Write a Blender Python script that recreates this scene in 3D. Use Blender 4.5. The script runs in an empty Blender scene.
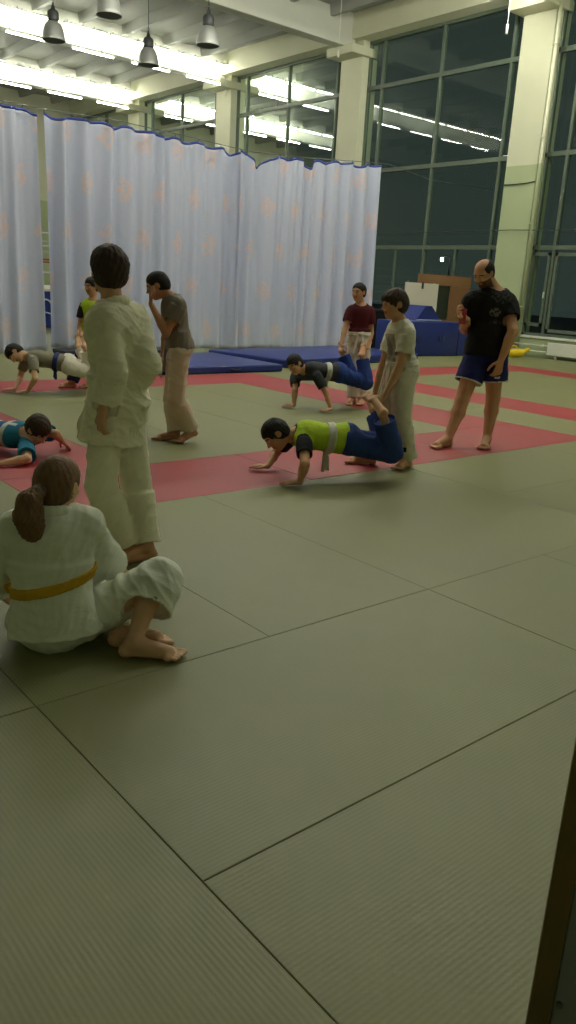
import bpy, bmesh, math, random
import numpy as np
import openvdb
from mathutils import Vector, Matrix

SC = bpy.context.scene
COL = SC.collection
R_ = random.Random(7)

# ------------------------------------------------------------------ helpers
def tag(o, label=None, cat=None, group=None, kind=None):
    if label: o['label'] = label
    if cat: o['category'] = cat
    if group: o['group'] = group
    if kind: o['kind'] = kind
    return o

def empty(name, loc=(0, 0, 0), rz=0.0, parent=None):
    o = bpy.data.objects.new(name, None)
    o.location = loc
    o.rotation_euler = (0, 0, rz)
    o.empty_display_size = 0.1
    COL.objects.link(o)
    if parent: o.parent = parent
    return o

def thing(name, label, cat, loc=(0, 0, 0), rz=0.0, group=None):
    return tag(empty(name, loc, rz), label, cat, group)

def obj(name, bm, mats, parent=None, smooth=False, loc=None):
    me = bpy.data.meshes.new(name)
    bm.normal_update()
    bm.to_mesh(me); bm.free()
    for m in (mats if isinstance(mats, (list, tuple)) else [mats]): me.materials.append(m)
    if smooth:
        for p in me.polygons: p.use_smooth = True
    o = bpy.data.objects.new(name, me)
    COL.objects.link(o)
    if parent: o.parent = parent
    if loc: o.location = loc
    return o

def struct(name, bm, mats, parent=None, **k):
    o = obj(name, bm, mats, parent, **k)
    o['kind'] = 'structure'
    return o

def box(bm, x0, x1, y0, y1, z0, z1, mi=0, bev=0.0, rot=0.0):
    cx, cy, cz = (x0+x1)/2, (y0+y1)/2, (z0+z1)/2
    t = bmesh.new()
    bmesh.ops.create_cube(t, size=1.0)
    bmesh.ops.scale(t, vec=(abs(x1-x0), abs(y1-y0), abs(z1-z0)), verts=t.verts)
    if bev > 0:
        bmesh.ops.bevel(t, geom=list(t.edges), offset=bev, segments=2, affect='EDGES', profile=0.5)
    if rot: bmesh.ops.rotate(t, matrix=Matrix.Rotation(rot, 3, 'Z'), verts=t.verts)
    bmesh.ops.translate(t, vec=(cx, cy, cz), verts=t.verts)
    merge(bm, t, mi)
    return bm

def merge(bm, t, mi=0):
    vm = {v: bm.verts.new(v.co) for v in t.verts}
    for f in t.faces:
        try:
            nf = bm.faces.new([vm[v] for v in f.verts]); nf.material_index = mi; nf.smooth = f.smooth
        except ValueError: pass
    t.free()

def tube(bm, pts, r, seg=8, mi=0, cap=True):
    pts = [Vector(p) for p in pts]
    rs = r if isinstance(r, (list, tuple)) else [r]*len(pts)
    rings = []
    for i, p in enumerate(pts):
        a = pts[max(i-1, 0)]; b = pts[min(i+1, len(pts)-1)]
        d = (b-a).normalized()
        u = d.cross(Vector((0, 0, 1)))
        if u.length < 1e-3: u = d.cross(Vector((1, 0, 0)))
        u.normalize(); v = d.cross(u)
        rings.append([bm.verts.new(p+(u*math.cos(2*math.pi*k/seg)+v*math.sin(2*math.pi*k/seg))*rs[i]) for k in range(seg)])
    for A, B in zip(rings, rings[1:]):
        for k in range(seg):
            f = bm.faces.new((A[k], A[(k+1) % seg], B[(k+1) % seg], B[k])); f.material_index = mi; f.smooth = True
    if cap:
        for q in (rings[0][::-1], rings[-1]):
            f = bm.faces.new(q); f.material_index = mi
    return bm

def lathe(bm, prof, c=(0, 0, 0), seg=28, mi=0):
    rings = []
    for (r, z) in prof:
        rings.append([bm.verts.new((c[0]+r*math.cos(2*math.pi*k/seg), c[1]+r*math.sin(2*math.pi*k/seg), c[2]+z)) for k in range(seg)])
    for A, B in zip(rings, rings[1:]):
        for k in range(seg):
            f = bm.faces.new((A[k], A[(k+1) % seg], B[(k+1) % seg], B[k])); f.material_index = mi; f.smooth = True
    return bm

def copy_tree(o, parent=None):
    c = o.copy(); COL.objects.link(c)
    if parent: c.parent = parent
    for ch in list(o.children): copy_tree(ch, c)
    return c

# ------------------------------------------------------------------ materials
def srgb(r, g, b):
    f = lambda v: (v/255)/12.92 if v/255 <= .04045 else ((v/255+.055)/1.055)**2.4
    return (f(r), f(g), f(b), 1)

def mat(name, col, rough=0.6, metal=0.0, noise=0.0, nscale=8.0, bump=0.0, bscale=200.0, spec=0.5, coords='Object', stretch=(1, 1, 1)):
    m = bpy.data.materials.new(name); m.use_nodes = True
    nt = m.node_tree; b = nt.nodes['Principled BSDF']
    b.inputs['Roughness'].default_value = rough
    b.inputs['Metallic'].default_value = metal
    b.inputs['Specular IOR Level'].default_value = spec
    b.inputs['Base Color'].default_value = col
    tc = nt.nodes.new('ShaderNodeTexCoord')
    mp = nt.nodes.new('ShaderNodeMapping'); mp.inputs['Scale'].default_value = stretch
    nt.links.new(tc.outputs[coords], mp.inputs[0])
    if noise:
        n = nt.nodes.new('ShaderNodeTexNoise'); n.inputs['Scale'].default_value = nscale; n.inputs['Detail'].default_value = 5
        nt.links.new(mp.outputs[0], n.inputs['Vector'])
        mx = nt.nodes.new('ShaderNodeMix'); mx.data_type = 'RGBA'
        mx.inputs[6].default_value = tuple(c*(1-noise) for c in col[:3])+(1,)
        mx.inputs[7].default_value = tuple(min(1, c*(1+noise)) for c in col[:3])+(1,)
        nt.links.new(n.outputs['Fac'], mx.inputs[0]); nt.links.new(mx.outputs[2], b.inputs['Base Color'])
    if bump:
        n2 = nt.nodes.new('ShaderNodeTexNoise'); n2.inputs['Scale'].default_value = bscale; n2.inputs['Detail'].default_value = 2
        nt.links.new(mp.outputs[0], n2.inputs['Vector'])
        bp = nt.nodes.new('ShaderNodeBump'); bp.inputs['Strength'].default_value = bump; bp.inputs['Distance'].default_value = 0.002
        nt.links.new(n2.outputs['Fac'], bp.inputs['Height']); nt.links.new(bp.outputs[0], b.inputs['Normal'])
    return m

def mat_attr(name, rough=0.7, bump=0.0, bscale=300, sss=0.0, spec=0.3, noise=0.06):
    """procedural material whose base colour is the mesh's own colour attribute, with a little noise"""
    m = bpy.data.materials.new(name); m.use_nodes = True
    nt = m.node_tree; b = nt.nodes['Principled BSDF']
    b.inputs['Roughness'].default_value = rough; b.inputs['Specular IOR Level'].default_value = spec
    at = nt.nodes.new('ShaderNodeAttribute'); at.attribute_name = 'Col'
    tc = nt.nodes.new('ShaderNodeTexCoord')
    n = nt.nodes.new('ShaderNodeTexNoise'); n.inputs['Scale'].default_value = 25; n.inputs['Detail'].default_value = 4
    nt.links.new(tc.outputs['Object'], n.inputs['Vector'])
    mr = nt.nodes.new('ShaderNodeMapRange'); mr.inputs[3].default_value = 1-noise; mr.inputs[4].default_value = 1+noise
    nt.links.new(n.outputs['Fac'], mr.inputs[0])
    vm = nt.nodes.new('ShaderNodeVectorMath'); vm.operation = 'SCALE'
    nt.links.new(at.outputs['Color'], vm.inputs[0]); nt.links.new(mr.outputs[0], vm.inputs['Scale'])
    nt.links.new(vm.outputs[0], b.inputs['Base Color'])
    if bump:
        n2 = nt.nodes.new('ShaderNodeTexNoise'); n2.inputs['Scale'].default_value = bscale
        nt.links.new(tc.outputs['Object'], n2.inputs['Vector'])
        bp = nt.nodes.new('ShaderNodeBump'); bp.inputs['Strength'].default_value = bump; bp.inputs['Distance'].default_value = 0.002
        nt.links.new(n2.outputs['Fac'], bp.inputs['Height']); nt.links.new(bp.outputs[0], b.inputs['Normal'])
    if sss:
        b.inputs['Subsurface Weight'].default_value = sss
        b.inputs['Subsurface Radius'].default_value = (0.012, 0.005, 0.003)
        b.inputs['Subsurface Scale'].default_value = 0.5
    return m

def mat_emit(name, col, strength):
    m = bpy.data.materials.new(name); m.use_nodes = True
    nt = m.node_tree; b = nt.nodes['Principled BSDF']
    b.inputs['Base Color'].default_value = (0.8, 0.8, 0.8, 1)
    b.inputs['Emission Color'].default_value = col; b.inputs['Emission Strength'].default_value = strength
    return m

def mat_mats(name, colr):
    """judo mat vinyl with fine tatami ribs running along each mat (UV.x = across the mat)"""
    m = bpy.data.materials.new(name); m.use_nodes = True
    nt = m.node_tree; b = nt.nodes['Principled BSDF']
    b.inputs['Specular IOR Level'].default_value = 0.5
    uv = nt.nodes.new('ShaderNodeUVMap'); uv.uv_map = 'UVMap'
    w = nt.nodes.new('ShaderNodeTexWave'); w.wave_type = 'BANDS'; w.bands_direction = 'X'; w.wave_profile = 'SIN'
    w.inputs['Scale'].default_value = 22.0; w.inputs['Distortion'].default_value = 0.6; w.inputs['Detail'].default_value = 1.5; w.inputs['Detail Scale'].default_value = 3
    nt.links.new(uv.outputs[0], w.inputs['Vector'])
    tc = nt.nodes.new('ShaderNodeTexCoord')
    n1 = nt.nodes.new('ShaderNodeTexNoise'); n1.inputs['Scale'].default_value = 1.1; n1.inputs['Detail'].default_value = 6; n1.inputs['Roughness'].default_value = 0.6
    n2 = nt.nodes.new('ShaderNodeTexNoise'); n2.inputs['Scale'].default_value = 38; n2.inputs['Detail'].default_value = 5
    nt.links.new(tc.outputs['Object'], n1.inputs['Vector']); nt.links.new(tc.outputs['Object'], n2.inputs['Vector'])
    # base colour: the vinyl, worn patches, faint lighter rib tops
    at = nt.nodes.new('ShaderNodeAttribute'); at.attribute_name = 'Tint'
    mr = nt.nodes.new('ShaderNodeMapRange'); mr.inputs[1].default_value = .3; mr.inputs[2].default_value = .7; mr.inputs[3].default_value = 0.90; mr.inputs[4].default_value = 1.10
    nt.links.new(n1.outputs['Fac'], mr.inputs[0])
    mr2 = nt.nodes.new('ShaderNodeMapRange'); mr2.inputs[3].default_value = 0.93; mr2.inputs[4].default_value = 1.05
    nt.links.new(w.outputs['Fac'], mr2.inputs[0])
    ml = nt.nodes.new('ShaderNodeMath'); ml.operation = 'MULTIPLY'; nt.links.new(mr.outputs[0], ml.inputs[0]); nt.links.new(mr2.outputs[0], ml.inputs[1])
    ml2 = nt.nodes.new('ShaderNodeMath'); ml2.operation = 'MULTIPLY'; nt.links.new(ml.outputs[0], ml2.inputs[0]); nt.links.new(at.outputs['Fac'], ml2.inputs[1])
    vm = nt.nodes.new('ShaderNodeVectorMath'); vm.operation = 'SCALE'; vm.inputs[0].default_value = colr[:3]
    nt.links.new(ml2.outputs[0], vm.inputs['Scale']); nt.links.new(vm.outputs[0], b.inputs['Base Color'])
    # gloss
    mr3 = nt.nodes.new('ShaderNodeMapRange'); mr3.inputs[3].default_value = 0.42; mr3.inputs[4].default_value = 0.60
    nt.links.new(n1.outputs['Fac'], mr3.inputs[0]); nt.links.new(mr3.outputs[0], b.inputs['Roughness'])
    ad = nt.nodes.new('ShaderNodeMath'); ad.operation = 'MULTIPLY_ADD'; ad.inputs[1].default_value = 1.3
    wr = nt.nodes.new('ShaderNodeMapRange'); wr.inputs[1].default_value = .42; wr.inputs[2].default_value = .58; wr.inputs[3].default_value = 1.0; wr.inputs[4].default_value = .25
    nt.links.new(n1.outputs['Fac'], wr.inputs[0])
    wm = nt.nodes.new('ShaderNodeMath'); wm.operation = 'MULTIPLY'; nt.links.new(w.outputs['Fac'], wm.inputs[0]); nt.links.new(wr.outputs[0], wm.inputs[1])
    nt.links.new(n2.outputs['Fac'], ad.inputs[0]); nt.links.new(wm.outputs[0], ad.inputs[2])
    bp = nt.nodes.new('ShaderNodeBump'); bp.inputs['Strength'].default_value = 0.22; bp.inputs['Distance'].default_value = 0.0012
    nt.links.new(ad.outputs[0], bp.inputs['Height']); nt.links.new(bp.outputs[0], b.inputs['Normal'])
    return m

def mat_curtain():
    m = bpy.data.materials.new('curtain_cloth'); m.use_nodes = True
    nt = m.node_tree; b = nt.nodes['Principled BSDF']; out = nt.nodes['Material Output']
    b.inputs['Roughness'].default_value = 0.75; b.inputs['Specular IOR Level'].default_value = 0.2
    N = lambda t: nt.nodes.new(t)
    L = nt.links.new
    uv = N('ShaderNodeUVMap'); uv.uv_map = 'UVMap'
    sep = N('ShaderNodeSeparateXYZ'); L(uv.outputs[0], sep.inputs[0])
    def math_(op, a, bb=None, c=None):
        x = N('ShaderNodeMath'); x.operation = op
        for i, v in enumerate((a, bb, c)):
            if v is None: continue
            if isinstance(v, (int, float)): x.inputs[i].default_value = v
            else: L(v, x.inputs[i])
        return x.outputs[0]
    v = math_('DIVIDE', sep.outputs[1], 0.84)
    row = math_('FLOOR', v)
    off = math_('MULTIPLY', math_('MODULO', row, 2.0), 0.5)
    u = math_('ADD', math_('DIVIDE', sep.outputs[0], 0.95), off)
    fu = math_('SUBTRACT', math_('FRACT', u), 0.5); fv = math_('SUBTRACT', math_('FRACT', v), 0.5)
    x = math_('MULTIPLY', fu, 0.95); y = math_('MULTIPLY', fv, 0.84)
    n = N('ShaderNodeTexNoise'); n.inputs['Scale'].default_value = 11; n.inputs['Detail'].default_value = 2; L(uv.outputs[0], n.inputs['Vector'])
    d = math_('SQRT', math_('ADD', math_('MULTIPLY', x, x), math_('MULTIPLY', math_('MULTIPLY', y, y), 0.7)))
    d2 = math_('ADD', d, math_('MULTIPLY', math_('SUBTRACT', n.outputs['Fac'], 0.5), 0.28))
    ring = math_('LESS_THAN', d2, 0.165)
    hole = math_('GREATER_THAN', math_('ABSOLUTE', math_('SUBTRACT', math_('ADD', d2, math_('MULTIPLY', x, 0.5)), 0.085)), 0.022)
    mask = math_('MULTIPLY', ring, hole)
    mx = N('ShaderNodeMix'); mx.data_type = 'RGBA'
    mx.inputs[6].default_value = srgb(210, 214, 234); mx.inputs[7].default_value = srgb(236, 212, 212)
    L(math_('MULTIPLY', mask, 0.7), mx.inputs[0]); L(mx.outputs[2], b.inputs['Base Color'])
    tr = N('ShaderNodeBsdfTranslucent'); L(mx.outputs[2], tr.inputs['Color'])
    ms = N('ShaderNodeMixShader'); ms.inputs[0].default_value = 0.25
    L(b.outputs[0], ms.inputs[1]); L(tr.outputs[0], ms.inputs[2]); L(ms.outputs[0], out.inputs['Surface'])
    n3 = N('ShaderNodeTexNoise'); n3.inputs['Scale'].default_value = 5; n3.inputs['Detail'].default_value = 4; L(uv.outputs[0], n3.inputs['Vector'])
    bp = N('ShaderNodeBump'); bp.inputs['Strength'].default_value = 0.4; bp.inputs['Distance'].default_value = 0.03
    L(n3.outputs['Fac'], bp.inputs['Height']); L(bp.outputs[0], b.inputs['Normal']); L(bp.outputs[0], tr.inputs['Normal'])
    return m

def mat_glass():
    m = bpy.data.materials.new('window_glass'); m.use_nodes = True
    nt = m.node_tree; nt.nodes.remove(nt.nodes['Principled BSDF']); out = nt.nodes['Material Output']
    g = nt.nodes.new('ShaderNodeBsdfGlossy'); g.inputs['Roughness'].default_value = 0.015; g.inputs['Color'].default_value = (.9, 1, .93, 1)
    t = nt.nodes.new('ShaderNodeBsdfTransparent'); t.inputs['Color'].default_value = (.72, .82, .76, 1)
    fr = nt.nodes.new('ShaderNodeFresnel'); fr.inputs['IOR'].default_value = 1.28
    ms = nt.nodes.new('ShaderNodeMixShader')
    nt.links.new(fr.outputs[0], ms.inputs[0]); nt.links.new(t.outputs[0], ms.inputs[1]); nt.links.new(g.outputs[0], ms.inputs[2])
    nt.links.new(ms.outputs[0], out.inputs['Surface'])
    return m

def mat_wall():
    """two-tone painted wall: cream above 4.55 m, pale green below"""
    m = mat('painted_wall', srgb(214, 214, 188), rough=0.6, bump=0.15, bscale=40)
    nt = m.node_tree; b = nt.nodes['Principled BSDF']
    geo = nt.nodes.new('ShaderNodeNewGeometry'); sp = nt.nodes.new('ShaderNodeSeparateXYZ')
    nt.links.new(geo.outputs['Position'], sp.inputs[0])
    gt = nt.nodes.new('ShaderNodeMath'); gt.operation = 'GREATER_THAN'; gt.inputs[1].default_value = 4.6
    nt.links.new(sp.outputs[2], gt.inputs[0])
    n = nt.nodes.new('ShaderNodeTexNoise'); n.inputs['Scale'].default_value = 1.5; n.inputs['Detail'].default_value = 6
    nt.links.new(geo.outputs['Position'], n.inputs['Vector'])
    mx = nt.nodes.new('ShaderNodeMix'); mx.data_type = 'RGBA'
    mx.inputs[6].default_value = srgb(178, 190, 150); mx.inputs[7].default_value = srgb(216, 216, 190)
    nt.links.new(gt.outputs[0], mx.inputs[0])
    mr = nt.nodes.new('ShaderNodeMapRange'); mr.inputs[3].default_value = 0.93; mr.inputs[4].default_value = 1.05
    nt.links.new(n.outputs['Fac'], mr.inputs[0])
    vm = nt.nodes.new('ShaderNodeVectorMath'); vm.operation = 'SCALE'
    nt.links.new(mx.outputs[2], vm.inputs[0]); nt.links.new(mr.outputs[0], vm.inputs['Scale']); nt.links.new(vm.outputs[0], b.inputs['Base Color'])
    return m

M = dict(
    green=mat_mats('green_judo_mat', srgb(121, 122, 80)),
    red=mat_mats('red_judo_mat', srgb(154, 44, 50)),
    base=mat('dark_subfloor', srgb(52, 54, 44), rough=.9, noise=.2),
    hall=mat('hall_floor', srgb(120, 122, 104), rough=.5, noise=.08, nscale=2),
    wall=mat_wall(),
    conc=mat('painted_concrete', srgb(205, 206, 196), rough=.7, noise=.05, nscale=2, bump=.3, bscale=20),
    rib=mat('ceiling_paint', srgb(160, 162, 155), rough=.75, noise=.08, nscale=1.2, bump=.3, bscale=20),
    frame=mat('grey_green_window_frame', srgb(96, 108, 95), rough=.5, noise=.05),
    metal=mat('galvanised_steel', srgb(120, 122, 118), rough=.4, metal=.8, noise=.1),
    dmetal=mat('dark_lamp_housing', srgb(64, 66, 68), rough=.5, metal=.3, noise=.1),
    shade=mat('aluminium_reflector', srgb(176, 178, 176), rough=.45, metal=.55, noise=.08),
    white=mat('white_enamel', srgb(225, 226, 215), rough=.35, noise=.03),
    cloth=mat_curtain(),
    hem=mat('blue_hem_tape', srgb(52, 70, 150), rough=.7, noise=.1, nscale=40),
    glass=mat_glass(),
    blue=mat('blue_vinyl', srgb(30, 46, 118), rough=.38, noise=.12, nscale=3, bump=.4, bscale=9),
    dblue=mat('dark_vinyl', srgb(34, 38, 48), rough=.5, noise=.1, nscale=3, bump=.3, bscale=9),
    piping=mat('white_piping', srgb(190, 194, 200), rough=.5, noise=.05),
    brown=mat('brown_plywood', srgb(130, 94, 64), rough=.55, noise=.18, nscale=6, stretch=(1, 1, 8)),
    board=mat('whiteboard_face', srgb(222, 214, 198), rough=.35, noise=.03, nscale=3),
    chalk=mat('dark_green_panel', srgb(30, 40, 32), rough=.3, noise=.2, nscale=5),
    yellow=mat('yellow_plastic', srgb(235, 200, 20), rough=.4, noise=.1, nscale=20),
    black=mat('black_plastic', srgb(22, 22, 24), rough=.4, noise=.1),
    wood=mat('dark_brown_door_wood', srgb(104, 84, 44), rough=.55, noise=.2, nscale=8, stretch=(6, 6, .6), bump=.2, bscale=60),
    door=mat('grey_door_paint', srgb(130, 134, 132), rough=.6, noise=.1, nscale=12, bump=.3, bscale=60),
    redv=mat('red_vinyl', srgb(150, 36, 34), rough=.5, noise=.1),
    tube=mat_emit('lit_fluorescent_tube', (1.0, 1.0, .84, 1), 19.0),
    tube_near=mat_emit('lit_fluorescent_tube_bright', (1.0, 1.0, .82, 1), 100.0),
    street=mat_emit('lit_street_lamp', (1.0, .96, .85, 1), 60.0),
    ground=mat('night_asphalt', srgb(60, 62, 60), rough=.9, noise=.2),
)

# ------------------------------------------------------------------ floor of judo mats
X0, Y0 = 0.918, 1.3115
def cell_red(i, j):
    x, y = i, j          # cell index: x covers X0+i .. X0+i+1 ; y covers Y0+j .. Y0+j+1
    def ring(ax, ay): return ax <= x < ax+6 and ay <= y < ay+6 and not (ax+1 <= x < ax+5 and ay+1 <= y < ay+5)
    return ring(1, 3) or ring(8, 3)

def build_floor():
    random.seed(3)
    I0, I1, J0, J1 = -5, 17, -4, 13
    done = set(); rects = []
    forced = [(0, 0, 2, 1), (0, -1, 2, 1), (-1, -1, 1, 2), (0, 1, 1, 2), (1, 1, 1, 2), (-1, 1, 1, 2), (2, 1, 2, 2), (2, -1, 1, 2), (3, -1, 1, 2),
              (4, -1, 2, 1), (4, 0, 2, 1), (4, 1, 2, 1), (4, 2, 2, 1), (-3, 1, 2, 1), (-3, 2, 2, 1), (-2, -1, 1, 2)]
    for (i, j, w, h) in forced:
        rects.append((i, j, w, h))
        for a in range(w):
            for c in range(h): done.add((i+a, j+c))
    for j in range(J0, J1):
        for i in range(I0, I1):
            if (i, j) in done: continue
            opts = []
            if (i+1, j) not in done and i+1 < I1 and cell_red(i+1, j) == cell_red(i, j): opts.append((2, 1))
            if (i, j+1) not in done and j+1 < J1 and cell_red(i, j+1) == cell_red(i, j): opts.append((1, 2))
            w, h = random.choice(opts) if opts else (1, 1)
            if len(opts) == 2 and cell_red(i, j): w, h = (2, 1)
            rects.append((i, j, w, h))
            for a in range(w):
                for c in range(h): done.add((i+a, j+c))
    bm = bmesh.new(); uvl = bm.loops.layers.uv.new('UVMap'); tl = bm.verts.layers.float.new('Tint')
    for (i, j, w, h) in rects:
        x0, x1, y0, y1 = X0+i, X0+i+w, Y0+j, Y0+j+h
        g, bv = 0.0008, 0.0022
        z = random.uniform(-.0012, 0.0)
        tint = random.uniform(.965, 1.03)
        lv = []
        for (ins, zz) in ((g, -.04), (g, z-bv), (g+bv, z)):
            lv.append([bm.verts.new(p) for p in ((x0+ins, y0+ins, zz), (x1-ins, y0+ins, zz), (x1-ins, y1-ins, zz), (x0+ins, y1-ins, zz))])
        fs = [bm.faces.new(lv[2])]
        for A, B in zip(lv, lv[1:]):
            for k in range(4): fs.append(bm.faces.new((A[k], A[(k+1) % 4], B[(k+1) % 4], B[k])))
        mi = 1 if cell_red(i, j) else 0
        for f in fs:
            f.material_index = mi
            for l in f.loops:
                c = l.vert.co
                l[uvl].uv = (c.x, c.y) if h > w else (c.y, c.x)
                l.vert[tl] = tint
    box(bm, X0+I0-2, 18.6, -9, Y0+J1, -.10, -.04, 2)
    box(bm, X0+I0-2, 18.6, Y0+J1, 38.4, -.10, -.005, 3)
    me_mats = [M['green'], M['red'], M['base'], M['hall']]
    return struct('floor', bm, me_mats)
build_floor()

# ------------------------------------------------------------------ shell of the hall
PIL = [-6.7, -0.2, 6.3, 12.8, 19.25, 25.85, 32.4]
YB, YF, XL, H_C = 38.0, -7.5, -6.0, 9.1
bm = bmesh.new()
box(bm, 18.05, 18.6, YF, YB, 0, .5); box(bm, 17.75, 18.6, YF, YB, 8.42, H_C)
struct('wall_right', bm, M['wall'])
bm = bmesh.new(); box(bm, XL-.2, 18.6, YB, YB+.3, -.05, H_C); struct('wall_back', bm, M['wall'])
bm = bmesh.new(); box(bm, XL-.2, 18.6, YF-.3, YF, -.05, H_C); struct('wall_front', bm, M['wall'])
bm = bmesh.new(); box(bm, XL-.4, XL, YF, YB, -.05, H_C); struct('wall_left', bm, M['wall'])

bm = bmesh.new()
box(bm, XL, 18.6, YF-.3, YB+.3, H_C, H_C+.25)
x = XL+.4
while x < 17.6:                      # ribs of the concrete slabs, running from beam to beam
    for y0, y1 in zip(PIL, PIL[1:]+[YB+.2]):
        a, b2 = y0+.22, y1-.22
        vs = []
        for (yy) in (a, b2):
            vs.append([bm.verts.new(p) for p in ((x-.11, yy, H_C), (x-.06, yy, H_C-.28), (x+.06, yy, H_C-.28), (x+.11, yy, H_C))])
        for k in range(3):
            bm.faces.new((vs[0][k], vs[0][k+1], vs[1][k+1], vs[1][k]))
    x += 1.5
struct('ceiling', bm, M['rib'])

for k, y in enumerate(PIL):
    bm = bmesh.new(); box(bm, XL, 17.9, y-.2, y+.2, 8.2, H_C, bev=.02)
    struct('trim_%d' % (k+1), bm, M['conc'])
for k, y in enumerate(PIL):
    bm = bmesh.new()
    box(bm, 17.98, 18.6, y-.46, y+.46, 0, 8.42, bev=.015)
    box(bm, 17.45, 18.5, y-.56, y+.56, 7.98, 8.22, bev=.02)      # the corbel that carries the beam
    t = bmesh.new()
    struct('wall_pillar_%d' % (k+1), bm, M['wall'])['label'] = 'pillar of the window wall'

# ------------------------------------------------------------------ windows: one per bay
def window(n, ya, yb, full=True, sash=False):
    root = empty('window_%d' % n, (18.3, (ya+yb)/2, 0)); root['kind'] = 'structure'
    cy = (ya+yb)/2; A, B = ya-cy, yb-cy
    bm = bmesh.new()
    for z in (7.15, 4.85, 2.67):
        box(bm, -.05, .06, A, B, z-.055, z+.055)
    box(bm, -.05, .06, A, B, .5, .58); box(bm, -.05, .06, A, B, 8.34, 8.43)
    ys = [A+.03]
    step = (B-A)/2.4
    y = -0.08
    ups = [B-.6, -0.05+.0, A+.42] if not sash else [B-.62, B-2.9, A+.42]
    for y in ups: box(bm, -.055, .07, y-.035, y+.035, .5, 8.4)
    for y in (A+.03, B-.03): box(bm, -.05, .06, y-.03, y+.03, .5, 8.4)
    for y0, y1 in zip(sorted(ups), sorted(ups)[1:]):
        ym = (y0+y1)/2
        box(bm, -.045, .05, ym-.028, ym+.028, .5, 2.62)
    obj('window_frame', bm, M['frame'], root)
    bm = bmesh.new()
    for xx in (.0,):
        vs = [bm.verts.new(p) for p in ((xx, A, .5), (xx, B, .5), (xx, B, 8.42), (xx, A, 8.42))]
        bm.faces.new(vs)
    obj('glass_pane', bm, M['glass'], root)
    bm = bmesh.new(); box(bm, -.34, .0, A, B, .46, .51, bev=.008)
    obj('window_sill', bm, M['white'], root)
    if sash:
        for (s0, s1, zb) in ((B-.62+.04, B-.06, .75), (B-1.75, B-.72, .62)):
            s = bmesh.new()
            box(s, -.10, -.04, s0, s0+.07, zb, 2.55); box(s, -.10, -.04, s1-.07, s1, zb, 2.55)
            box(s, -.10, -.04, s0, s1, zb, zb+.08); box(s, -.10, -.04, s0, s1, 2.47, 2.55)
            so = obj('sash', s, M['frame'], root)
            hb = bmesh.new(); box(hb, -.14, -.10, s0+.02, s0+.05, 1.45, 1.6, bev=.005)
            obj('handle', hb, M['white'], so)
    return root
for k, (y0, y1) in enumerate(zip(PIL, PIL[1:]+[YB])):
    window(k+1, y0+.46, y1-(.46 if y1 < YB else 0), sash=(abs(y0-6.3) < .1))

# ------------------------------------------------------------------ door leaf at the right edge of the picture (photographer's doorway)
def door():
    root = empty('door_1', (0.718, 0.353, 0)); root['kind'] = 'structure'
    root.rotation_euler = (0, 0, DOOR_ROT)
    bm = bmesh.new(); box(bm, .000, .025, 0, .03, 0, 2.12, bev=.001); obj('door_frame', bm, M['wood'], root)
    bm = bmesh.new(); box(bm, .0255, .85, .003, .028, .01, 2.08, bev=.001)
    lf = obj('door_leaf', bm, M['door'], root)
    for z in (.25, .62, 1.05, 1.8):
        bm = bmesh.new(); tube(bm, [(.032, .003, z), (.032, -.001, z)], .004, 8); obj('screw', bm, M['metal'], lf)
DOOR_ROT = -1.08
door()

# ------------------------------------------------------------------ fluorescent rows under the beams
def tube_fixture(mt):
    r = thing('fluorescent_light', 'x', 'ceiling light')
    b = bmesh.new(); box(b, -.72, .72, -.035, .035, .03, .075, bev=.005); obj('housing', b, M['white'], r)
    b = bmesh.new()
    tube(b, [(-.69, 0, 0), (.69, 0, 0)], .022, 10); obj('lit_tube', b, mt, r)
    for s in (-1, 1):
        b = bmesh.new(); box(b, s*.70-.015, s*.70+.015, -.02, .02, -.02, .04, bev=.003); obj('end_cap', b, M['white'], r)
        b = bmesh.new(); box(b, s*.45-.012, s*.45+.012, -.02, .332, .076, .10); box(b, s*.45-.012, s*.45+.012, .31, .332, .08, .22); obj('bracket', b, M['metal'], r)
    return r
proto = tube_fixture(M['tube']); first = True
ORD = ['first', 'second', 'third', 'fourth', 'fifth', 'sixth', 'seventh', 'eighth', 'ninth', 'tenth', 'eleventh', 'twelfth']
proto2 = tube_fixture(M['tube_near']); first2 = True
for (yy, rowname) in ((25.85, 'nearer'), (32.4, 'farther')):
    for tier, z in enumerate((8.02, 8.62)):
        pitch = 1.55 if tier else 2.05
        for k in range((8 if yy > 30 else 10) if tier else (6 if yy > 30 else 8)):
            o = proto if first else copy_tree(proto); first = False
            o.location = (16.75-pitch*k+(.3 if tier else 0), yy-.53, z)
            tag(o, '%s white fluorescent tube from the window wall, %s row of the %s lit beam' % (ORD[k], 'upper' if tier else 'lower', rowname), 'ceiling light', group='fluorescent tubes along the %s beam' % rowname)
for yy, xs in ((12.8, (16.3, 14.25, 12.2, 10.15, 8.1, 6.05, 4.0, 1.95)), (6.3, (14.2, 12.15, 10.1, 8.05, 6.0)), (-.2, (10.1,))):  # middle and last rows are unseen tubes, added as fill light
    for x in xs:
        o = proto2 if first2 else copy_tree(proto2); first2 = False; o.location = (x, yy-.53, 8.02)
        if yy > 10 and x > 16: tag(o, 'white fluorescent tube at the top edge of the photo beside the near pillar top', 'ceiling light', group='fluorescent tubes over the mats')
        else: tag(o, 'unseen white fluorescent tube under a ceiling beam over the judo mats', 'ceiling light', group='fluorescent tubes over the mats')

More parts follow.
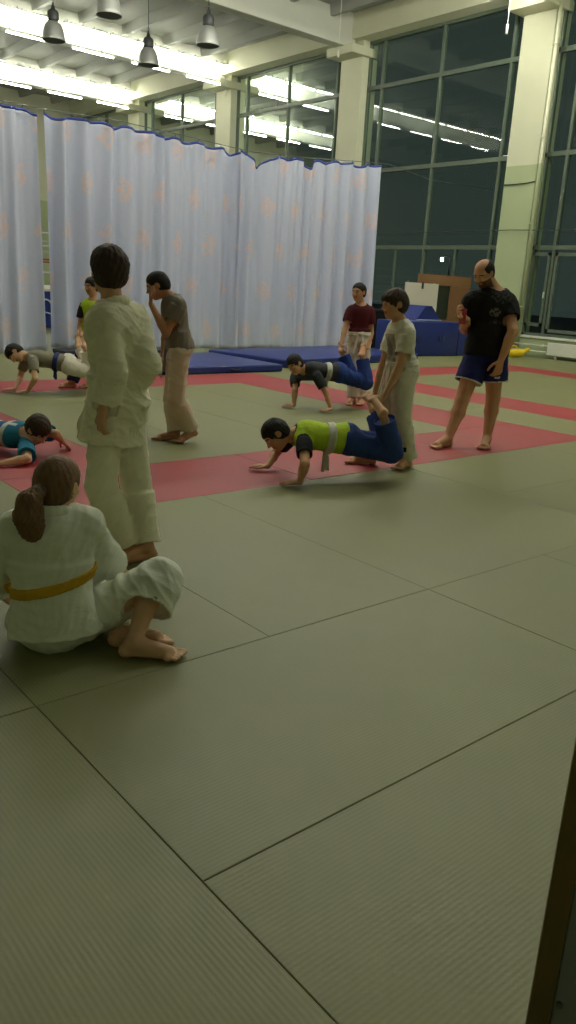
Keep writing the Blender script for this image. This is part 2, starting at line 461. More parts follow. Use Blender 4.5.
# ------------------------------------------------------------------ bell pendants
def pendant():
    r = thing('pendant_lamp', 'x', 'pendant lamp')
    b = bmesh.new(); lathe(b, [(.255, 0), (.262, .01), (.25, .06), (.225, .20), (.19, .30), (.13, .375), (.10, .39), (.10, .385), (.18, .29), (.215, .20), (.24, .06), (.25, .005), (.255, 0)])
    obj('bell_shade', b, M['shade'], r)
    b = bmesh.new(); lathe(b, [(0, .38), (.115, .38), (.125, .42), (.125, .56), (.10, .60), (.05, .63), (.035, .70), (0, .70)], seg=20)
    obj('gear_housing', b, M['dmetal'], r)
    b = bmesh.new(); tube(b, [(0, 0, .70), (0, 0, .76)], .02, 8); tube(b, [(0, 0, .76), (.03, 0, .79), (0, 0, .82), (-.02, 0, .80)], .008, 6); tube(b, [(0, 0, .8), (0, 0, PZ)], .009, 6)
    obj('cable', b, M['dmetal'], r)
    b = bmesh.new(); lathe(b, [(0, .30), (.05, .28), (.06, .20), (.045, .13), (0, .11)], seg=14); obj('bulb', b, M['white'], r)
    b = bmesh.new(); lathe(b, [(0, .012), (.245, .012)], seg=24); obj('lens_cover', b, M['dmetal'], r)
    return r
PZ = 9.1-6.4
pr = pendant()
for k, (x, y, t) in enumerate([(8.5, 18.95, 'in front of the lit beam, leftmost of the four'), (8.5, 16.3, 'nearest to the top edge, cut by it, second from left'),
                               (10.98, 19.05, 'hanging lowest above the curtain'), (10.98, 16.45, 'rightmost of the four, by the unlit beam')]):
    o = pr if k == 0 else copy_tree(pr)
    o.location = (x, y, 6.4)
    tag(o, 'unlit grey bell pendant lamp ' + t, 'pendant lamp', group='bell pendant lamps over the hall')
# short hanging rods by the pillar tops
for k, (x, y, z0, z1) in enumerate([(16.2, 17.9, 7.45, 9.1), (17.2, 24.6, 7.5, 9.1), (16.9, 12.9, 7.3, 8.2)]):
    b = bmesh.new(); tube(b, [(x, y, z0+.1), (x, y, z1)], .008, 6); tube(b, [(x, y, z0), (x, y, z0+.2)], .03, 10)
    tag(obj('hanging_rod', b, M['white'], smooth=True), 'thin white rod hanging from the ceiling ' + ['between the two middle pillars', 'at the end of the nearer lit row', 'beside the top of the nearest pillar'][k], 'rod')

# ------------------------------------------------------------------ pipes, wire, radiator
b = bmesh.new(); tube(b, [(17.93, 12.22, 0.02), (17.93, 12.22, 8.4)], .05, 12)
for z in (1.2, 3.2, 5.2, 7.2): tube(b, [(17.93, 12.22, z), (17.97, 12.34, z)], .02, 8); tube(b, [(17.93, 12.22, z-.02), (17.93, 12.22, z+.02)], .06, 12)
tag(obj('heating_pipe', b, M['wall']), 'cream vertical pipe running up beside the near pillar', 'pipe')
b = bmesh.new(); tube(b, [(17.9, 19.2, 3.06), (17.9, 16, 3.05), (17.9, 12.8, 3.07), (17.9, 9, 3.0), (17.9, 6.3, 3.05)], .012, 6)
tag(obj('tension_wire', b, M['dmetal']), 'thin dark wire stretched across the windows and near pillar', 'wire')
b = bmesh.new(); tube(b, [(17.97, 12.34, 4.2), (17.95, 12.6, 4.17), (17.95, 13.0, 4.16), (17.97, 13.27, 4.17)], .014, 6)
tag(obj('cable_strap', b, M['dmetal']), 'dark cable crossing the near pillar where its paint turns green', 'cable')
r = thing('radiator', 'long low white radiator under the window right of the man', 'radiator', (17.88, 9.8, 0))
b = bmesh.new(); box(b, -.06, .06, -1.45, 1.45, .08, .40, bev=.015); obj('panel', b, M['white'], r)
b = bmesh.new()
for k in range(36): box(b, -.05, .05, -1.4+.08*k-.012, -1.4+.08*k+.012, .398, .408)
obj('grille', b, M['metal'], r)
for s in (-1.2, 1.2):
    b = bmesh.new(); box(b, -.03, .03, s-.02, s+.02, 0, .09); obj('foot', b, M['white'], r)
b = bmesh.new(); tube(b, [(0, 1.45, .30), (0, 2.6, .30)], .017, 8); tube(b, [(0, 1.45, .15), (0, 2.6, .15)], .017, 8); tube(b, [(-.03, 1.62, .30), (.03, 1.62, .30)], .03, 8)
obj('pipe', b, M['white'], r)
bm = bmesh.new(); box(bm, 18.0, 18.05, 6.8, 12.3, .0, .5); struct('wall_sill', bm, M['wall'])

# ------------------------------------------------------------------ curtains
def curtain(x0, x1, y, ztop, zbot, label, seed, dips=(), tiefold=()):
    rr = random.Random(seed)
    r = thing('curtain', label, 'curtain', (x0, y, 0), group='pale blue divider curtains')
    W = x1-x0; n = int(W/0.018); nz = 44
    ph = []; p = 0
    xs = [W*i/n for i in range(n+1)]
    fr = [rr.uniform(0, 6.28) for _ in range(8)]
    def fold(x, t):          # t: 0 top .. 1 bottom
        a = .080+.04*math.sin(1.3*x+fr[0])
        s = math.sin(2*math.pi*x/.46+1.6*math.sin(1.1*x+fr[1])+.5*math.sin(3.1*x+fr[2])+.35*t*math.sin(2*x+fr[3]))
        s2 = math.sin(2*math.pi*x/.21+fr[4]+2*math.sin(1.7*x+fr[5]))
        v = a*s*(.75+.5*t)+.018*s2*(1-.3*t)+.05*t*math.sin(.9*x+fr[6])
        for (xd, w, am) in tiefold: v += am*math.exp(-((x-xd)/w)**2)
        return v
    def top(x):
        q = (x % .52)/.52
        z = ztop(x/W)-.05*math.sin(math.pi*q)**2*(1+.6*math.sin(5*x+fr[7]))
        for (xd, w, dz) in dips: z -= dz*max(0, 1-abs(x-xd)/w)
        return z
    def grid(name, t0, t1, nzz, m, off, parent):
        b = bmesh.new(); uvl = b.loops.layers.uv.new('UVMap')
        rows = []
        for j in range(nzz+1):
            t = t0+(t1-t0)*j/nzz; row = []
            for x in xs:
                zt = top(x); zb = zbot+.03*math.sin(2.3*x+fr[2])
                row.append((b.verts.new((x+.02*math.sin(7*x+3*t), fold(x, t)+off, zt+(zb-zt)*t)), x*1.25, zt+(zb-zt)*t))
            rows.append(row)
        for A, B in zip(rows, rows[1:]):
            for k in range(n):
                q = (A[k], B[k], B[k+1], A[k+1])
                f = b.faces.new([v[0] for v in q]); f.smooth = True
                for l, v in zip(f.loops, q): l[uvl].uv = (v[1], v[2])
        o = obj(name, b, m, parent)
        sm = o.modifiers.new('thickness', 'SOLIDIFY'); sm.thickness = .003 if off == 0 else .008
        return o
    grid('cloth', 0, 1, nz, M['cloth'], 0, r)
    grid('hem', 0, .011, 1, M['hem'], -.004, r)
    k = 0.0
    while k <= W:
        b = bmesh.new(); z = top(k)
        tube(b, [(k, fold(k, 0), z-.01), (k, 0, z+.03), (k, 0, ZW(x0+k)+.012)], .006, 6)
        k += .52
        obj('hook', b, M['metal'], r)
    return r
ZW = lambda X: float(np.interp(X, [2, 6.1, 7.5, 9.2, 10.4, 11.8, 14.4, 18.3], [4.06, 4.03, 4.07, 4.02, 3.97, 4.05, 4.26, 4.3]))
sag = lambda X0_, X1_: (lambda u: ZW(X0_+u*(X1_-X0_))-.03)
curtain(2.6, 5.96, 14.0, sag(2.6, 5.96), .02, 'pale blue patterned curtain cut by the left edge, left of the gap', 5, tiefold=((3.0, .08, .14), (2.72, .06, -.10)))
curtain(6.12, 10.38, 14.10, sag(6.17, 10.38), .03, 'wide pale blue patterned curtain between the gap and the sagging fold', 8, tiefold=((2.3, .07, -.12),))
curtain(10.12, 14.27, 13.92, sag(10.12, 14.27), .03, 'pale blue patterned curtain ending by the dark windows at its right', 11, dips=((.50, .28, .26), (1.88, .15, .14)), tiefold=((.5, .12, .10), (1.8, .07, .13)))
b = bmesh.new(); pts = [(XL, 14.0, 4.08)]+[(x, 14.0, ZW(x)) for x in [1, 3, 5, 6]+[6+.5*k for k in range(1, 18)]]+[(16, 14.0, 4.1), (18.3, 14.0, 4.15)]
tube(b, pts, .008, 6)
tag(obj('curtain_wire', b, M['metal']), 'thin steel wire holding up the divider curtains', 'wire')

# ------------------------------------------------------------------ crash mats and blocks
def crash(name, label, w, d, h, loc, rz, m=None, group=None, straps=True):
    r = thing(name, label, 'crash mat', loc, rz, group)
    b = bmesh.new(); box(b, 0, w, 0, d, 0, h, bev=min(.03, h*.3))
    obj('cover', b, m or M['blue'], r, smooth=True)
    b = bmesh.new()
    tube(b, [(.03, .0, h-.02), (w-.03, .0, h-.02)], .006, 6); tube(b, [(.03, .0, .025), (w-.03, .0, .025)], .006, 6)
    obj('seam', b, m or M['blue'], r)
    if straps:
        b = bmesh.new()
        for q in (.3, .7): tube(b, [(w*q-.09, -.004, h*.6), (w*q-.06, -.02, h*.45), (w*q+.06, -.02, h*.45), (w*q+.09, -.004, h*.6)], .012, 6)
        obj('handle', b, M['dblue'], r)
    return r
crash('crash_mat', 'flat blue crash mat lying left, behind the boy in grey shirt', 3.3, 2.1, .12, (5.3, 10.38, 0), .0)
crash('crash_mat', 'flat blue crash mat turned at an angle under the right curtain', 4.35, 2.0, .15, (9.0, 10.75, 0), .17)
crash('dark_slab', 'dark low slab under the bottom of the curtain left of centre', 2.6, .5, .09, (6.05, 13.35, 0), 0.02, m=M['dblue'], straps=False)  # low dark slab forming the dark strip along the curtain foot
crash('vaulting_block', 'high blue padded block behind the boy in white shirt', 1.95, .8, .78, (13.5, 12.25, 0), -.04)
crash('vaulting_block', 'long blue padded block behind the man', 1.4, .9, .62, (15.5, 12.2, 0), -.02)
r = thing('foam_wedge', 'blue foam wedge standing on the padded block left of the man', 'foam wedge', (14.55, 12.75, .78), -.04)
b = bmesh.new()
pr_ = [(0, 0), (.86, 0), (.5, .34), (.3, .34)]
fa = [b.verts.new((x, 0, z)) for x, z in pr_]; fb = [b.verts.new((x, .55, z)) for x, z in pr_]
b.faces.new(fa); b.faces.new(fb[::-1])
for k in range(4): b.faces.new((fa[k], fb[k], fb[(k+1) % 4], fa[(k+1) % 4]))
obj('cover', b, M['blue'], r)
b = bmesh.new(); tube(b, [(0, -.004, .012), (.86, -.004, .012)], .012, 6); obj('piping', b, M['piping'], r)
r = thing('vaulting_block', 'blue padded block end at the foot of the near pillar', 'vaulting block', (17.25, 12.35, 0))
b = bmesh.new(); box(b, -.28, .28, 0, .55, 0, .80, bev=.03); obj('cover', b, M['blue'], r, smooth=True)
b = bmesh.new(); tube(b, [(-.26, -.003, .775), (.26, -.003, .775)], .008, 6); obj('seam', b, M['dblue'], r)

# whiteboard on legs
r = thing('whiteboard', 'small cream whiteboard standing behind the blue block', 'whiteboard', (15.45, 13.45, 0), .02)
b = bmesh.new(); box(b, -.62, .62, -.015, .015, .96, 1.64, bev=.004); obj('board', b, M['board'], r)
b = bmesh.new()
for s in (-.5, .5): tube(b, [(s, .03, 0), (s, .03, 1.68)], .018, 8); tube(b, [(s, -.1, .02), (s, .3, .02)], .018, 8)
obj('stand', b, M['metal'], r)
b = bmesh.new(); box(b, -.04, .02, -.04, -.015, 1.50, 1.66, bev=.008); obj('clip', b, M['dmetal'], r)
b = bmesh.new(); box(b, -.50, -.30, -.10, -.015, 1.02, 1.05, bev=.004); obj('pen_tray', b, M['black'], r)
# brown cabinet-like mobile board
r = thing('mobile_board', 'brown plywood board with dark green panel behind the man', 'board', (17.05, 13.95, 0))
b = bmesh.new(); box(b, -1.15, .95, 0, .06, 1.62, 1.88, bev=.004); box(b, .12, .95, 0, .06, .55, 1.62, bev=.004); box(b, -1.15, -1.0, 0, .06, .55, 1.62, bev=.004); box(b, -1.0, .12, 0, .06, .55, .75, bev=.004)
obj('plywood_frame', b, M['brown'], r)
b = bmesh.new(); box(b, -1.0, .12, .03, .05, .75, 1.62); obj('dark_panel', b, M['chalk'], r)
b = bmesh.new()
for s in (-1.05, .85): box(b, s-.03, s+.03, -.2, .3, 0, .05, bev=.01); box(b, s-.03, s+.03, .06, .1, 0, 1.5)
obj('stand', b, M['dmetal'], r)
# dark equipment bin seen low between whiteboard and block
r = thing('equipment_chest', 'dark equipment chest behind the blue padded block', 'chest', (15.35, 14.25, 0))
b = bmesh.new(); box(b, -.8, .35, 0, .5, 0, .90, bev=.02); obj('body', b, M['black'], r)
b = bmesh.new(); box(b, -.82, .37, -.02, .52, .90, .95, bev=.01); obj('lid', b, M['dblue'], r)
# ------------------------------------------------------------------ people: one signed-distance sculpt per part, meshed as one continuous skin
V = lambda *a: np.array(a if len(a) > 1 else a[0], dtype=float)
def unit(v):
    v = V(v); return v/np.linalg.norm(v)

class Sculpt:
    """dense signed distance grid; primitives are smoothly united, cut or intersected, then meshed"""
    def __init__(s, lo, hi, h):
        s.h = h; s.lo = V(lo)-3*h
        n = np.ceil((V(hi)+3*h-s.lo)/h).astype(int)+1
        s.n = n; s.g = np.full(n, 1.0, dtype=np.float32)
    def region(s, lo, hi):
        a = np.clip(np.floor((lo-s.lo)/s.h).astype(int), 0, s.n-1); b = np.clip(np.ceil((hi-s.lo)/s.h).astype(int)+1, 1, s.n)
        if np.any(b <= a): return None, None
        X, Y, Z = np.meshgrid(*[s.lo[k]+s.h*np.arange(a[k], b[k]) for k in range(3)], indexing='ij')
        return tuple(slice(a[k], b[k]) for k in range(3)), np.stack([X, Y, Z], -1)
    def put(s, fn, lo, hi, k=0.01, op='add', m=None):
        m = (k*1.5+.02) if m is None else m
        if op == 'and': lo, hi = s.lo, s.lo+s.h*s.n
        sl, P = s.region(V(lo)-m, V(hi)+m)
        if sl is None: return
        d = fn(P); g = s.g[sl]
        if op == 'add':
            q = np.clip(.5+.5*(g-d)/max(k, 1e-6), 0, 1); s.g[sl] = g*(1-q)+d*q-k*q*(1-q)
        else:
            if op == 'sub': d = -d
            q = np.clip(.5-.5*(g-d)/max(k, 1e-6), 0, 1); s.g[sl] = g*(1-q)+d*q+k*q*(1-q)
    # primitives ---------------------------------------------------
    def cone(s, a, b, ra, rb, k=.01, op='add', n=None, sq=1.0):
        a, b = V(a), V(b); r = max(ra, rb)*max(1, sq)
        def f(P):
            A, B, Q = a, b, P
            if n is not None:
                nn = unit(n)
                Q = P+((P-a)@nn)[..., None]*nn*(1/sq-1); B = b+((b-a)@nn)*nn*(1/sq-1)
            ba = B-A; pa = Q-A; t = np.clip((pa@ba)/max(ba@ba, 1e-9), 0, 1)
            d = np.linalg.norm(pa-t[..., None]*ba, axis=-1)-(ra+(rb-ra)*t)
            return d*(min(1, sq)**.6)
        s.put(f, np.minimum(a, b)-r, np.maximum(a, b)+r, k, op)
    def flat(s, a, b, ra, rb, k=.01, op='add', n=None, sq=1.0, rnd=.004):
        """cone with flat ends (hems, cuffs)"""
        a, b = V(a), V(b); r = max(ra, rb)*max(1, sq)
        def f(P):
            u = unit(b-a); L = np.linalg.norm(b-a); pa = P-a; t = pa@u; w = pa-t[..., None]*u
            if n is not None:
                nn = unit(V(n)-(V(n)@u)*u); w = w+(w@nn)[..., None]*nn*(1/sq-1)
            rr = ra+(rb-ra)*np.clip(t/L, 0, 1)
            d1 = (np.linalg.norm(w, axis=-1)-rr)*(min(1, sq)**.6); d2 = np.maximum(-t, t-L)
            return np.minimum(np.maximum(d1, d2), 0)+np.sqrt(np.maximum(d1+rnd, 0)**2+np.maximum(d2+rnd, 0)**2)-rnd*0-np.where((d1 > -rnd) | (d2 > -rnd), rnd, 0)
        s.put(f, np.minimum(a, b)-r, np.maximum(a, b)+r, k, op)
    def ell(s, c, F, r, k=.01, op='add'):
        c = V(c); r = V(r); F = np.stack([unit(x) for x in F]); R = r.max()
        def f(P):
            q = (P-c)@F.T; k0 = np.linalg.norm(q/r, axis=-1); k1 = np.linalg.norm(q/(r*r), axis=-1)
            return k0*(k0-1)/np.maximum(k1, 1e-6)
        s.put(f, c-R, c+R, k, op)
    def plane(s, p, n, k=.004, op='and'):
        p = V(p); n = unit(n)
        s.put(lambda P: (P-p)@n, s.lo, s.lo+s.h*s.n, k, op, m=0)
    def disp(s, fn):
        sl, P = s.region(s.lo, s.lo+s.h*s.n)
        near = np.abs(s.g) < .06
        s.g[near] += fn(P[near]).astype(np.float32)
    def mesh(s, name, mt, base, parent, colfn=None, smooth=1):
        gr = openvdb.FloatGrid(1.0)
        g = s.g.copy(); g[0], g[-1], g[:, 0], g[:, -1], g[:, :, 0], g[:, :, -1] = [np.maximum(x, .5*s.h) for x in (g[0], g[-1], g[:, 0], g[:, -1], g[:, :, 0], g[:, :, -1])]
        gr.copyFromArray(np.clip(g, -.1, .1).astype(np.float32))
        pts, quads = gr.convertToQuads(0.0)
        P = pts.astype(float)*s.h+s.lo
        me = bpy.data.meshes.new(name)
        me.vertices.add(len(P)); me.vertices.foreach_set('co', (P-V(base)).astype(np.float32).ravel())
        q = quads[:, ::-1]
        me.loops.add(q.size); me.loops.foreach_set('vertex_index', q.astype(np.int32).ravel())
        me.polygons.add(len(q)); me.polygons.foreach_set('loop_start', np.arange(0, q.size, 4, dtype=np.int32))
        me.update(calc_edges=True)
        me.polygons.foreach_set('use_smooth', np.ones(len(q), dtype=bool))
        # outward check
        v0, v1, v2 = P[q[:, 0]], P[q[:, 1]], P[q[:, 2]]
        vol = np.einsum('ij,ij->i', v0-P.mean(0), np.cross(v1-P.mean(0), v2-P.mean(0))).sum()
        if vol < 0: me.flip_normals()
        if colfn is not None:
            ca = me.color_attributes.new('Col', 'FLOAT_COLOR', 'POINT')
            c = np.ones((len(P), 4), dtype=np.float32); c[:, :3] = colfn(P)
            ca.data.foreach_set('color', c.ravel())
        me.materials.append(mt)
        o = bpy.data.objects.new(name, me); COL.objects.link(o); o.parent = parent
        if smooth:
            md = o.modifiers.new('relax', 'SMOOTH'); md.factor = .5; md.iterations = smooth
        return o

def lin(*c): return np.array(srgb(*c)[:3])

def folds(seed, amp, f=38., axis=None, warp=.02):
    rr = np.random.RandomState(seed); W = rr.normal(size=(5, 3)); W /= np.linalg.norm(W, axis=1)[:, None]
    ph = rr.uniform(0, 6.28, (5, 2)); fr = 2.3*f*rr.uniform(.45, 1.4, 5)
    if axis is not None: W = W*.8+unit(axis)*np.where(rr.rand(5) > .5, 1, -1)[:, None]*.55; W /= np.linalg.norm(W, axis=1)[:, None]
    def fn(P):
        w = P+warp*.8*np.stack([np.sin(P[:, 1]*17+ph[0, 0])+.5*np.sin(P[:, 2]*31), np.sin(P[:, 2]*15+ph[1, 0]), np.sin(P[:, 0]*19+ph[2, 0])+.4*np.sin(P[:, 1]*37)], -1)
        o = 0
        for k in range(5): o = o+(1-np.abs(np.sin(w@W[k]*fr[k]*.5+ph[k, 1])))**1.6*(1 if k < 3 else .6)
        m = .5+.5*np.sin(P@W[1]*9+ph[1, 1])
        return -amp*(o/2.2-.5)*(.4+.6*m)*1.6
    return fn

SKIN = dict(light=lin(214, 172, 140), tan=lin(200, 154, 120), mid=lin(186, 138, 108))
m_skin = mat_attr('skin', rough=.55, bump=.1, bscale=400, sss=.12, noise=.07)
m_cotton = mat_attr('cotton_cloth', rough=.85, bump=.35, bscale=450, noise=.05)
m_gi = mat_attr('woven_judo_cotton', rough=.9, bump=.9, bscale=260, noise=.06)
m_belt = mat_attr('belt_cloth', rough=.75, bump=.3, bscale=500, noise=.08)
m_eye = mat('eyeball', srgb(205, 200, 190), rough=.2)
m_iris = mat('dark_iris', srgb(30, 20, 14), rough=.2)
def mat_hair(name, col):
    m = mat(name, col, rough=.68, noise=.35, nscale=60, bump=1.0, bscale=90, stretch=(1, 1, .12), spec=.35)
    return m

class Figure:
    def __init__(s, J, H, label, face, up, h=.0055, hs=1.0, skin='light', sex=1.0, bulk=1.0, group=None):
        s.J = {k: V(v) for k, v in J.items()}; s.H = H; s.h = h; s.bulk = bulk
        s.skin = SKIN[skin]
        J = s.J
        base = V((J['aL'][0]+J['aR'][0])/2, (J['aL'][1]+J['aR'][1])/2, 0)
        if 'lying' in label or 'push-up' in label: base = V(J['pelvis'][0], J['pelvis'][1], 0)
        s.base = base
        s.root = thing('person', label, 'person', tuple(base), group=group)
        s.f = unit(face); s.u = unit(V(up)-(V(up)@s.f)*s.f); s.r = np.cross(s.f, s.u)   # r: the person's right
        s.hh = .225*hs                                    # head height
        s.sp = unit(J['neck']-J['pelvis']); s.lat = unit(J['sL']-J['sR']); s.lat = unit(s.lat-(s.lat@s.sp)*s.sp)
        hl = unit(J['hL']-J['hR']); s.hl = unit(hl-(hl@s.sp)*s.sp)
        s.fr = unit(np.cross(s.lat, s.sp))
        s.hf = unit(np.cross(s.hl, s.sp))
        s.sw = max(np.linalg.norm(J['sL']-J['sR']), .19*H)
        s.meshes = {}
    def front(s): return s.fr
    def bounds(s, keys, pad):
        P = np.stack([s.J[k] for k in keys]); return P.min(0)-pad, P.max(0)+pad
    # ---- anatomy, inflated by i ---------------------------------
    def torso(s, S, i=0., k=.03, lo=0., shoulders=True, wide=1.0):
        J, H, b = s.J, s.H, s.bulk; sp = s.sp; L = np.linalg.norm(J['neck']-J['pelvis']); pv = J['pelvis']
        F = (s.lat, sp, s.fr); G = (s.hl, sp, s.hf)
        S.ell(pv-.012*H*s.hf, G, (.088*H*b+i, .075*H+i, .068*H*b+i), k)
        S.ell(pv+sp*L*.33, F, (.078*H*b*wide+i, .10*H+i*.5, .058*H*b+i), k)
        S.ell(pv+sp*L*.66, F, (.088*H*b*wide+i, .115*H+i*.5, .064*H*b+i), k)
        S.ell(pv+sp*L*.80, F, (.092*H*b*wide+i, .06*H+i*.5, .056*H*b+i), k)
        if shoulders:
            sc = (J['sL']+J['sR'])/2
            S.cone(J['sL']*.88+sc*.12-sp*.004, J['sR']*.88+sc*.12-sp*.004, .032*H*b+i*.8, .032*H*b+i*.8, k*.8)
            nb = J['neck']-sp*.01
            for q in ('sL', 'sR'): S.cone(nb*.75+J[q]*.25, J[q]*.8+nb*.2-sp*.006, .028*H*b+i*.7, .027*H*b+i*.7, k*.8)
    def arm(s, S, q, i=0., k=.012, upper=True, fore=True):
        J, H, b = s.J, s.H, s.bulk
        if upper: S.cone(J['s'+q], J['e'+q], .031*H*b+i, .024*H*b+i, .03)
        if fore:
            m = J['e'+q]*.7+J['w'+q]*.3
            S.cone(J['e'+q], m, .0245*H*b+i, .0245*H*b+i, k); S.cone(m, J['w'+q], .0245*H*b+i, .0155*H*b+i, k)
    def leg(s, S, q, i=0., k=.02):
        J, H, b = s.J, s.H, s.bulk
        S.cone(J['h'+q], J['k'+q], .050*H*b+i, .034*H*b+i, .03)
        v = unit(J['a'+q]-J['k'+q]); back = -s.hf+(s.hf@v)*v; back = unit(back) if np.linalg.norm(back) > .1 else v
        t = unit(J['t'+q]-J['a'+q]); back = unit(-(t-(t@v)*v)) if np.linalg.norm(t-(t@v)*v) > .2 else back
        m = J['k'+q]*.68+J['a'+q]*.32+back*.008*H
        S.cone(J['k'+q], m, .033*H*b+i, .034*H*b+i, k); S.cone(m, J['a'+q], .033*H*b+i, .020*H*b+i, k)
    def foot(s, S, q, ground=True, heel_up=0.):
        J, H = s.J, s.H; a = J['a'+q]; d = J['t'+q]-a
        if ground and not heel_up:
            d[2] = 0; d = unit(d); up = V(0, 0, 1); z0 = .0
            hl = V(a[0], a[1], .028)-d*.025; ball = V(a[0], a[1], .022)+d*.10*H*1.0
        elif heel_up:
            d[2] = 0; d = unit(d); up = V(0, 0, 1)
            ball = V(a[0], a[1], .022)+d*.085*H; hl = a-V(0, 0, .028)-d*.028
        else:
            d = unit(d); v = unit(J['a'+q]-J['k'+q]); up = -unit(v-(v@d)*d) if np.linalg.norm(v-(v@d)*d) > .15 else unit(np.cross(d, s.lat))
            hl = a-up*.035-d*.028; ball = a-up*.045+d*.10*H
        sd = np.cross(d, up)
        S.cone(a, hl, .021*H, .0205*H, .02)
        S.cone(a+d*.012, ball+up*.012, .021*H, .016*H, .02, n=sd, sq=1.15)
        S.cone(hl, ball, .019*H, .017*H, .015, n=up, sq=.85)
        S.cone(ball-sd*.020*H, ball+sd*.022*H, .0135*H, .012*H, .012)
        ins = 1 if q == 'L' else -1           # the big toe on the inner side
        for m in range(5):
            o = (.026-.0125*m)*H*ins; ln = (.036, .036, .032, .027, .021)[m]*H; r = (.0095, .0068, .0062, .006, .0056)[m]*H
            p = ball+sd*o+d*.004; tip = p+d*ln-up*(.004 if ground else 0)
            S.cone(p, tip, r, r*.92, .003)
    def hand(s, S, q, dr=None, pn=None, curl=.35, spread=.12, scale=1.0, splay=None, thumb_in=.5):
        """dr finger direction, pn palm normal (the way the palm faces)"""
        J = s.J; w = J['w'+q]; H = s.H*scale; d = unit(dr) if dr is not None else unit(w-J['e'+q])
        n = V(pn) if pn is not None else s.lat*(1 if q == 'R' else -1); n = unit(n-(n@d)*d)
        ts = np.cross(d, n)*(1 if q == 'R' else -1)        # the thumb side
        pl = .052*H; pw = .017*H
        kn = w+d*pl
        for o in (-.75, -.25, .25, .75):
            S.cone(w+d*.008+ts*o*pw*.55, kn+ts*o*pw*1.15, .0115*H, .0105*H, .008, n=n, sq=.85)
        for m, (o, ln) in enumerate(((1.15, .047), (.40, .053), (-.38, .049), (-1.12, .038))):
            p = kn+ts*o*pw*1.05; a = curl*(.9+.12*m); dd = unit(d+ts*o*spread)
            ln *= H
            for seg, fr in enumerate((.46, .30, .24)):
                a0 = a*(seg+.6)
                v = unit(dd*math.cos(a0)+n*math.sin(a0)); e = p+v*ln*fr
                r = (.0066, .0060, .0053)[seg]*H; S.cone(p, e, r, r*.93, .0025); p = e
        p = w+d*.012*H+ts*.014*H; v1 = unit(d*.55+ts*.75+n*thumb_in*.5); e = p+v1*.030*H
        S.cone(p, e, .0095*H, .0075*H, .008)
        v2 = unit(d*.85+ts*.35+n*thumb_in); e2 = e+v2*.024*H; S.cone(e, e2, .0072*H, .0066*H, .003)
        S.cone(e2, e2+unit(d*.9+n*thumb_in)*.018*H, .0066*H, .0056*H, .003)
    def head(s, S):
        J, q = s.J, s.hh; c = J['head']; f, u, r = s.f, s.u, s.r
        F = (r, f, u); k = .012
        S.ell(c+u*.13*q-f*.03*q, F, (.325*q, .40*q, .345*q), k)
        S.ell(c-u*.06*q+f*.09*q, F, (.285*q, .30*q, .36*q), .03)
        S.ell(c-u*.27*q+f*.15*q, F, (.205*q, .215*q, .20*q), .03)
        S.ell(c-u*.39*q+f*.27*q, F, (.085*q, .08*q, .07*q), .025)         # chin
        for e in (-1, 1):
            S.ell(c+u*.02*q+f*.385*q+r*e*.135*q, F, (.075*q, .05*q, .05*q), .02, 'sub')    # eye sockets
            S.ell(c+u*.015*q+f*.325*q+r*e*.135*q, F, (.062*q, .062*q, .050*q), .008)
            S.ell(c-u*.12*q+f*.30*q+r*e*.15*q, F, (.085*q, .07*q, .07*q), .02)    # cheeks
            S.ell(c-u*.02*q-f*.02*q+r*e*.335*q, F, (.025*q, .075*q, .125*q), .012)   # ears
            S.ell(c-u*.01*q+f*.0*q+r*e*.365*q, F, (.02*q, .035*q, .07*q), .006, 'sub')
        S.ell(c+u*.10*q+f*.345*q, F, (.21*q, .045*q, .035*q), .02)       # brow
        S.cone(c+u*.05*q+f*.385*q, c-u*.105*q+f*.475*q, .028*q, .045*q, .014)
        for e in (-1, 1): S.ell(c-u*.125*q+f*.43*q+r*e*.045*q, F, (.03*q, .04*q, .03*q), .008)
        S.ell(c-u*.215*q+f*.385*q, F, (.085*q, .035*q, .020*q), .01); S.ell(c-u*.258*q+f*.378*q, F, (.07*q, .035*q, .022*q), .008)
        S.cone(J['neck']-s.sp*.02, c-u*.24*q-f*.07*q, .034*s.H*s.bulk, .031*s.H*s.bulk, .03)
    def body(s, hands={}, feet={}, skinfn=None):
        lo, hi = s.bounds(s.J.keys(), .17)
        lo[2] = max(lo[2], -.012)
        S = Sculpt(lo, hi, s.h)
        s.torso(S); s.head(S)
        for q in 'LR':
            s.arm(S, q); s.leg(S, q)
            if q in feet and feet[q] is not None: s.foot(S, q, **feet[q])
            if q in hands and hands[q] is not None: s.hand(S, q, **hands[q])
        c, f, u, r, qq = s.J['head'], s.f, s.u, s.r, s.hh; sk = s.skin
        def col(P):
            C = np.tile(sk, (len(P), 1)); q = (P-c)/qq
            x, y, z = q@r, q@f, q@u
            lip = (np.abs(x) < .10) & (z > -.285) & (z < -.19) & (y > .34); C[lip] = sk*V(.82, .50, .50)
            brow = (np.abs(np.abs(x)-.14) < .085) & (np.abs(z-.105+.25*(np.abs(x)-.12)**2*8) < .018) & (y > .25)
            C[brow] = V(.03, .02, .015)
            if skinfn: C = skinfn(P, C)
            return C
        s.meshes['body'] = S.mesh('body', m_skin, s.base, s.root, col, smooth=2)
        return s
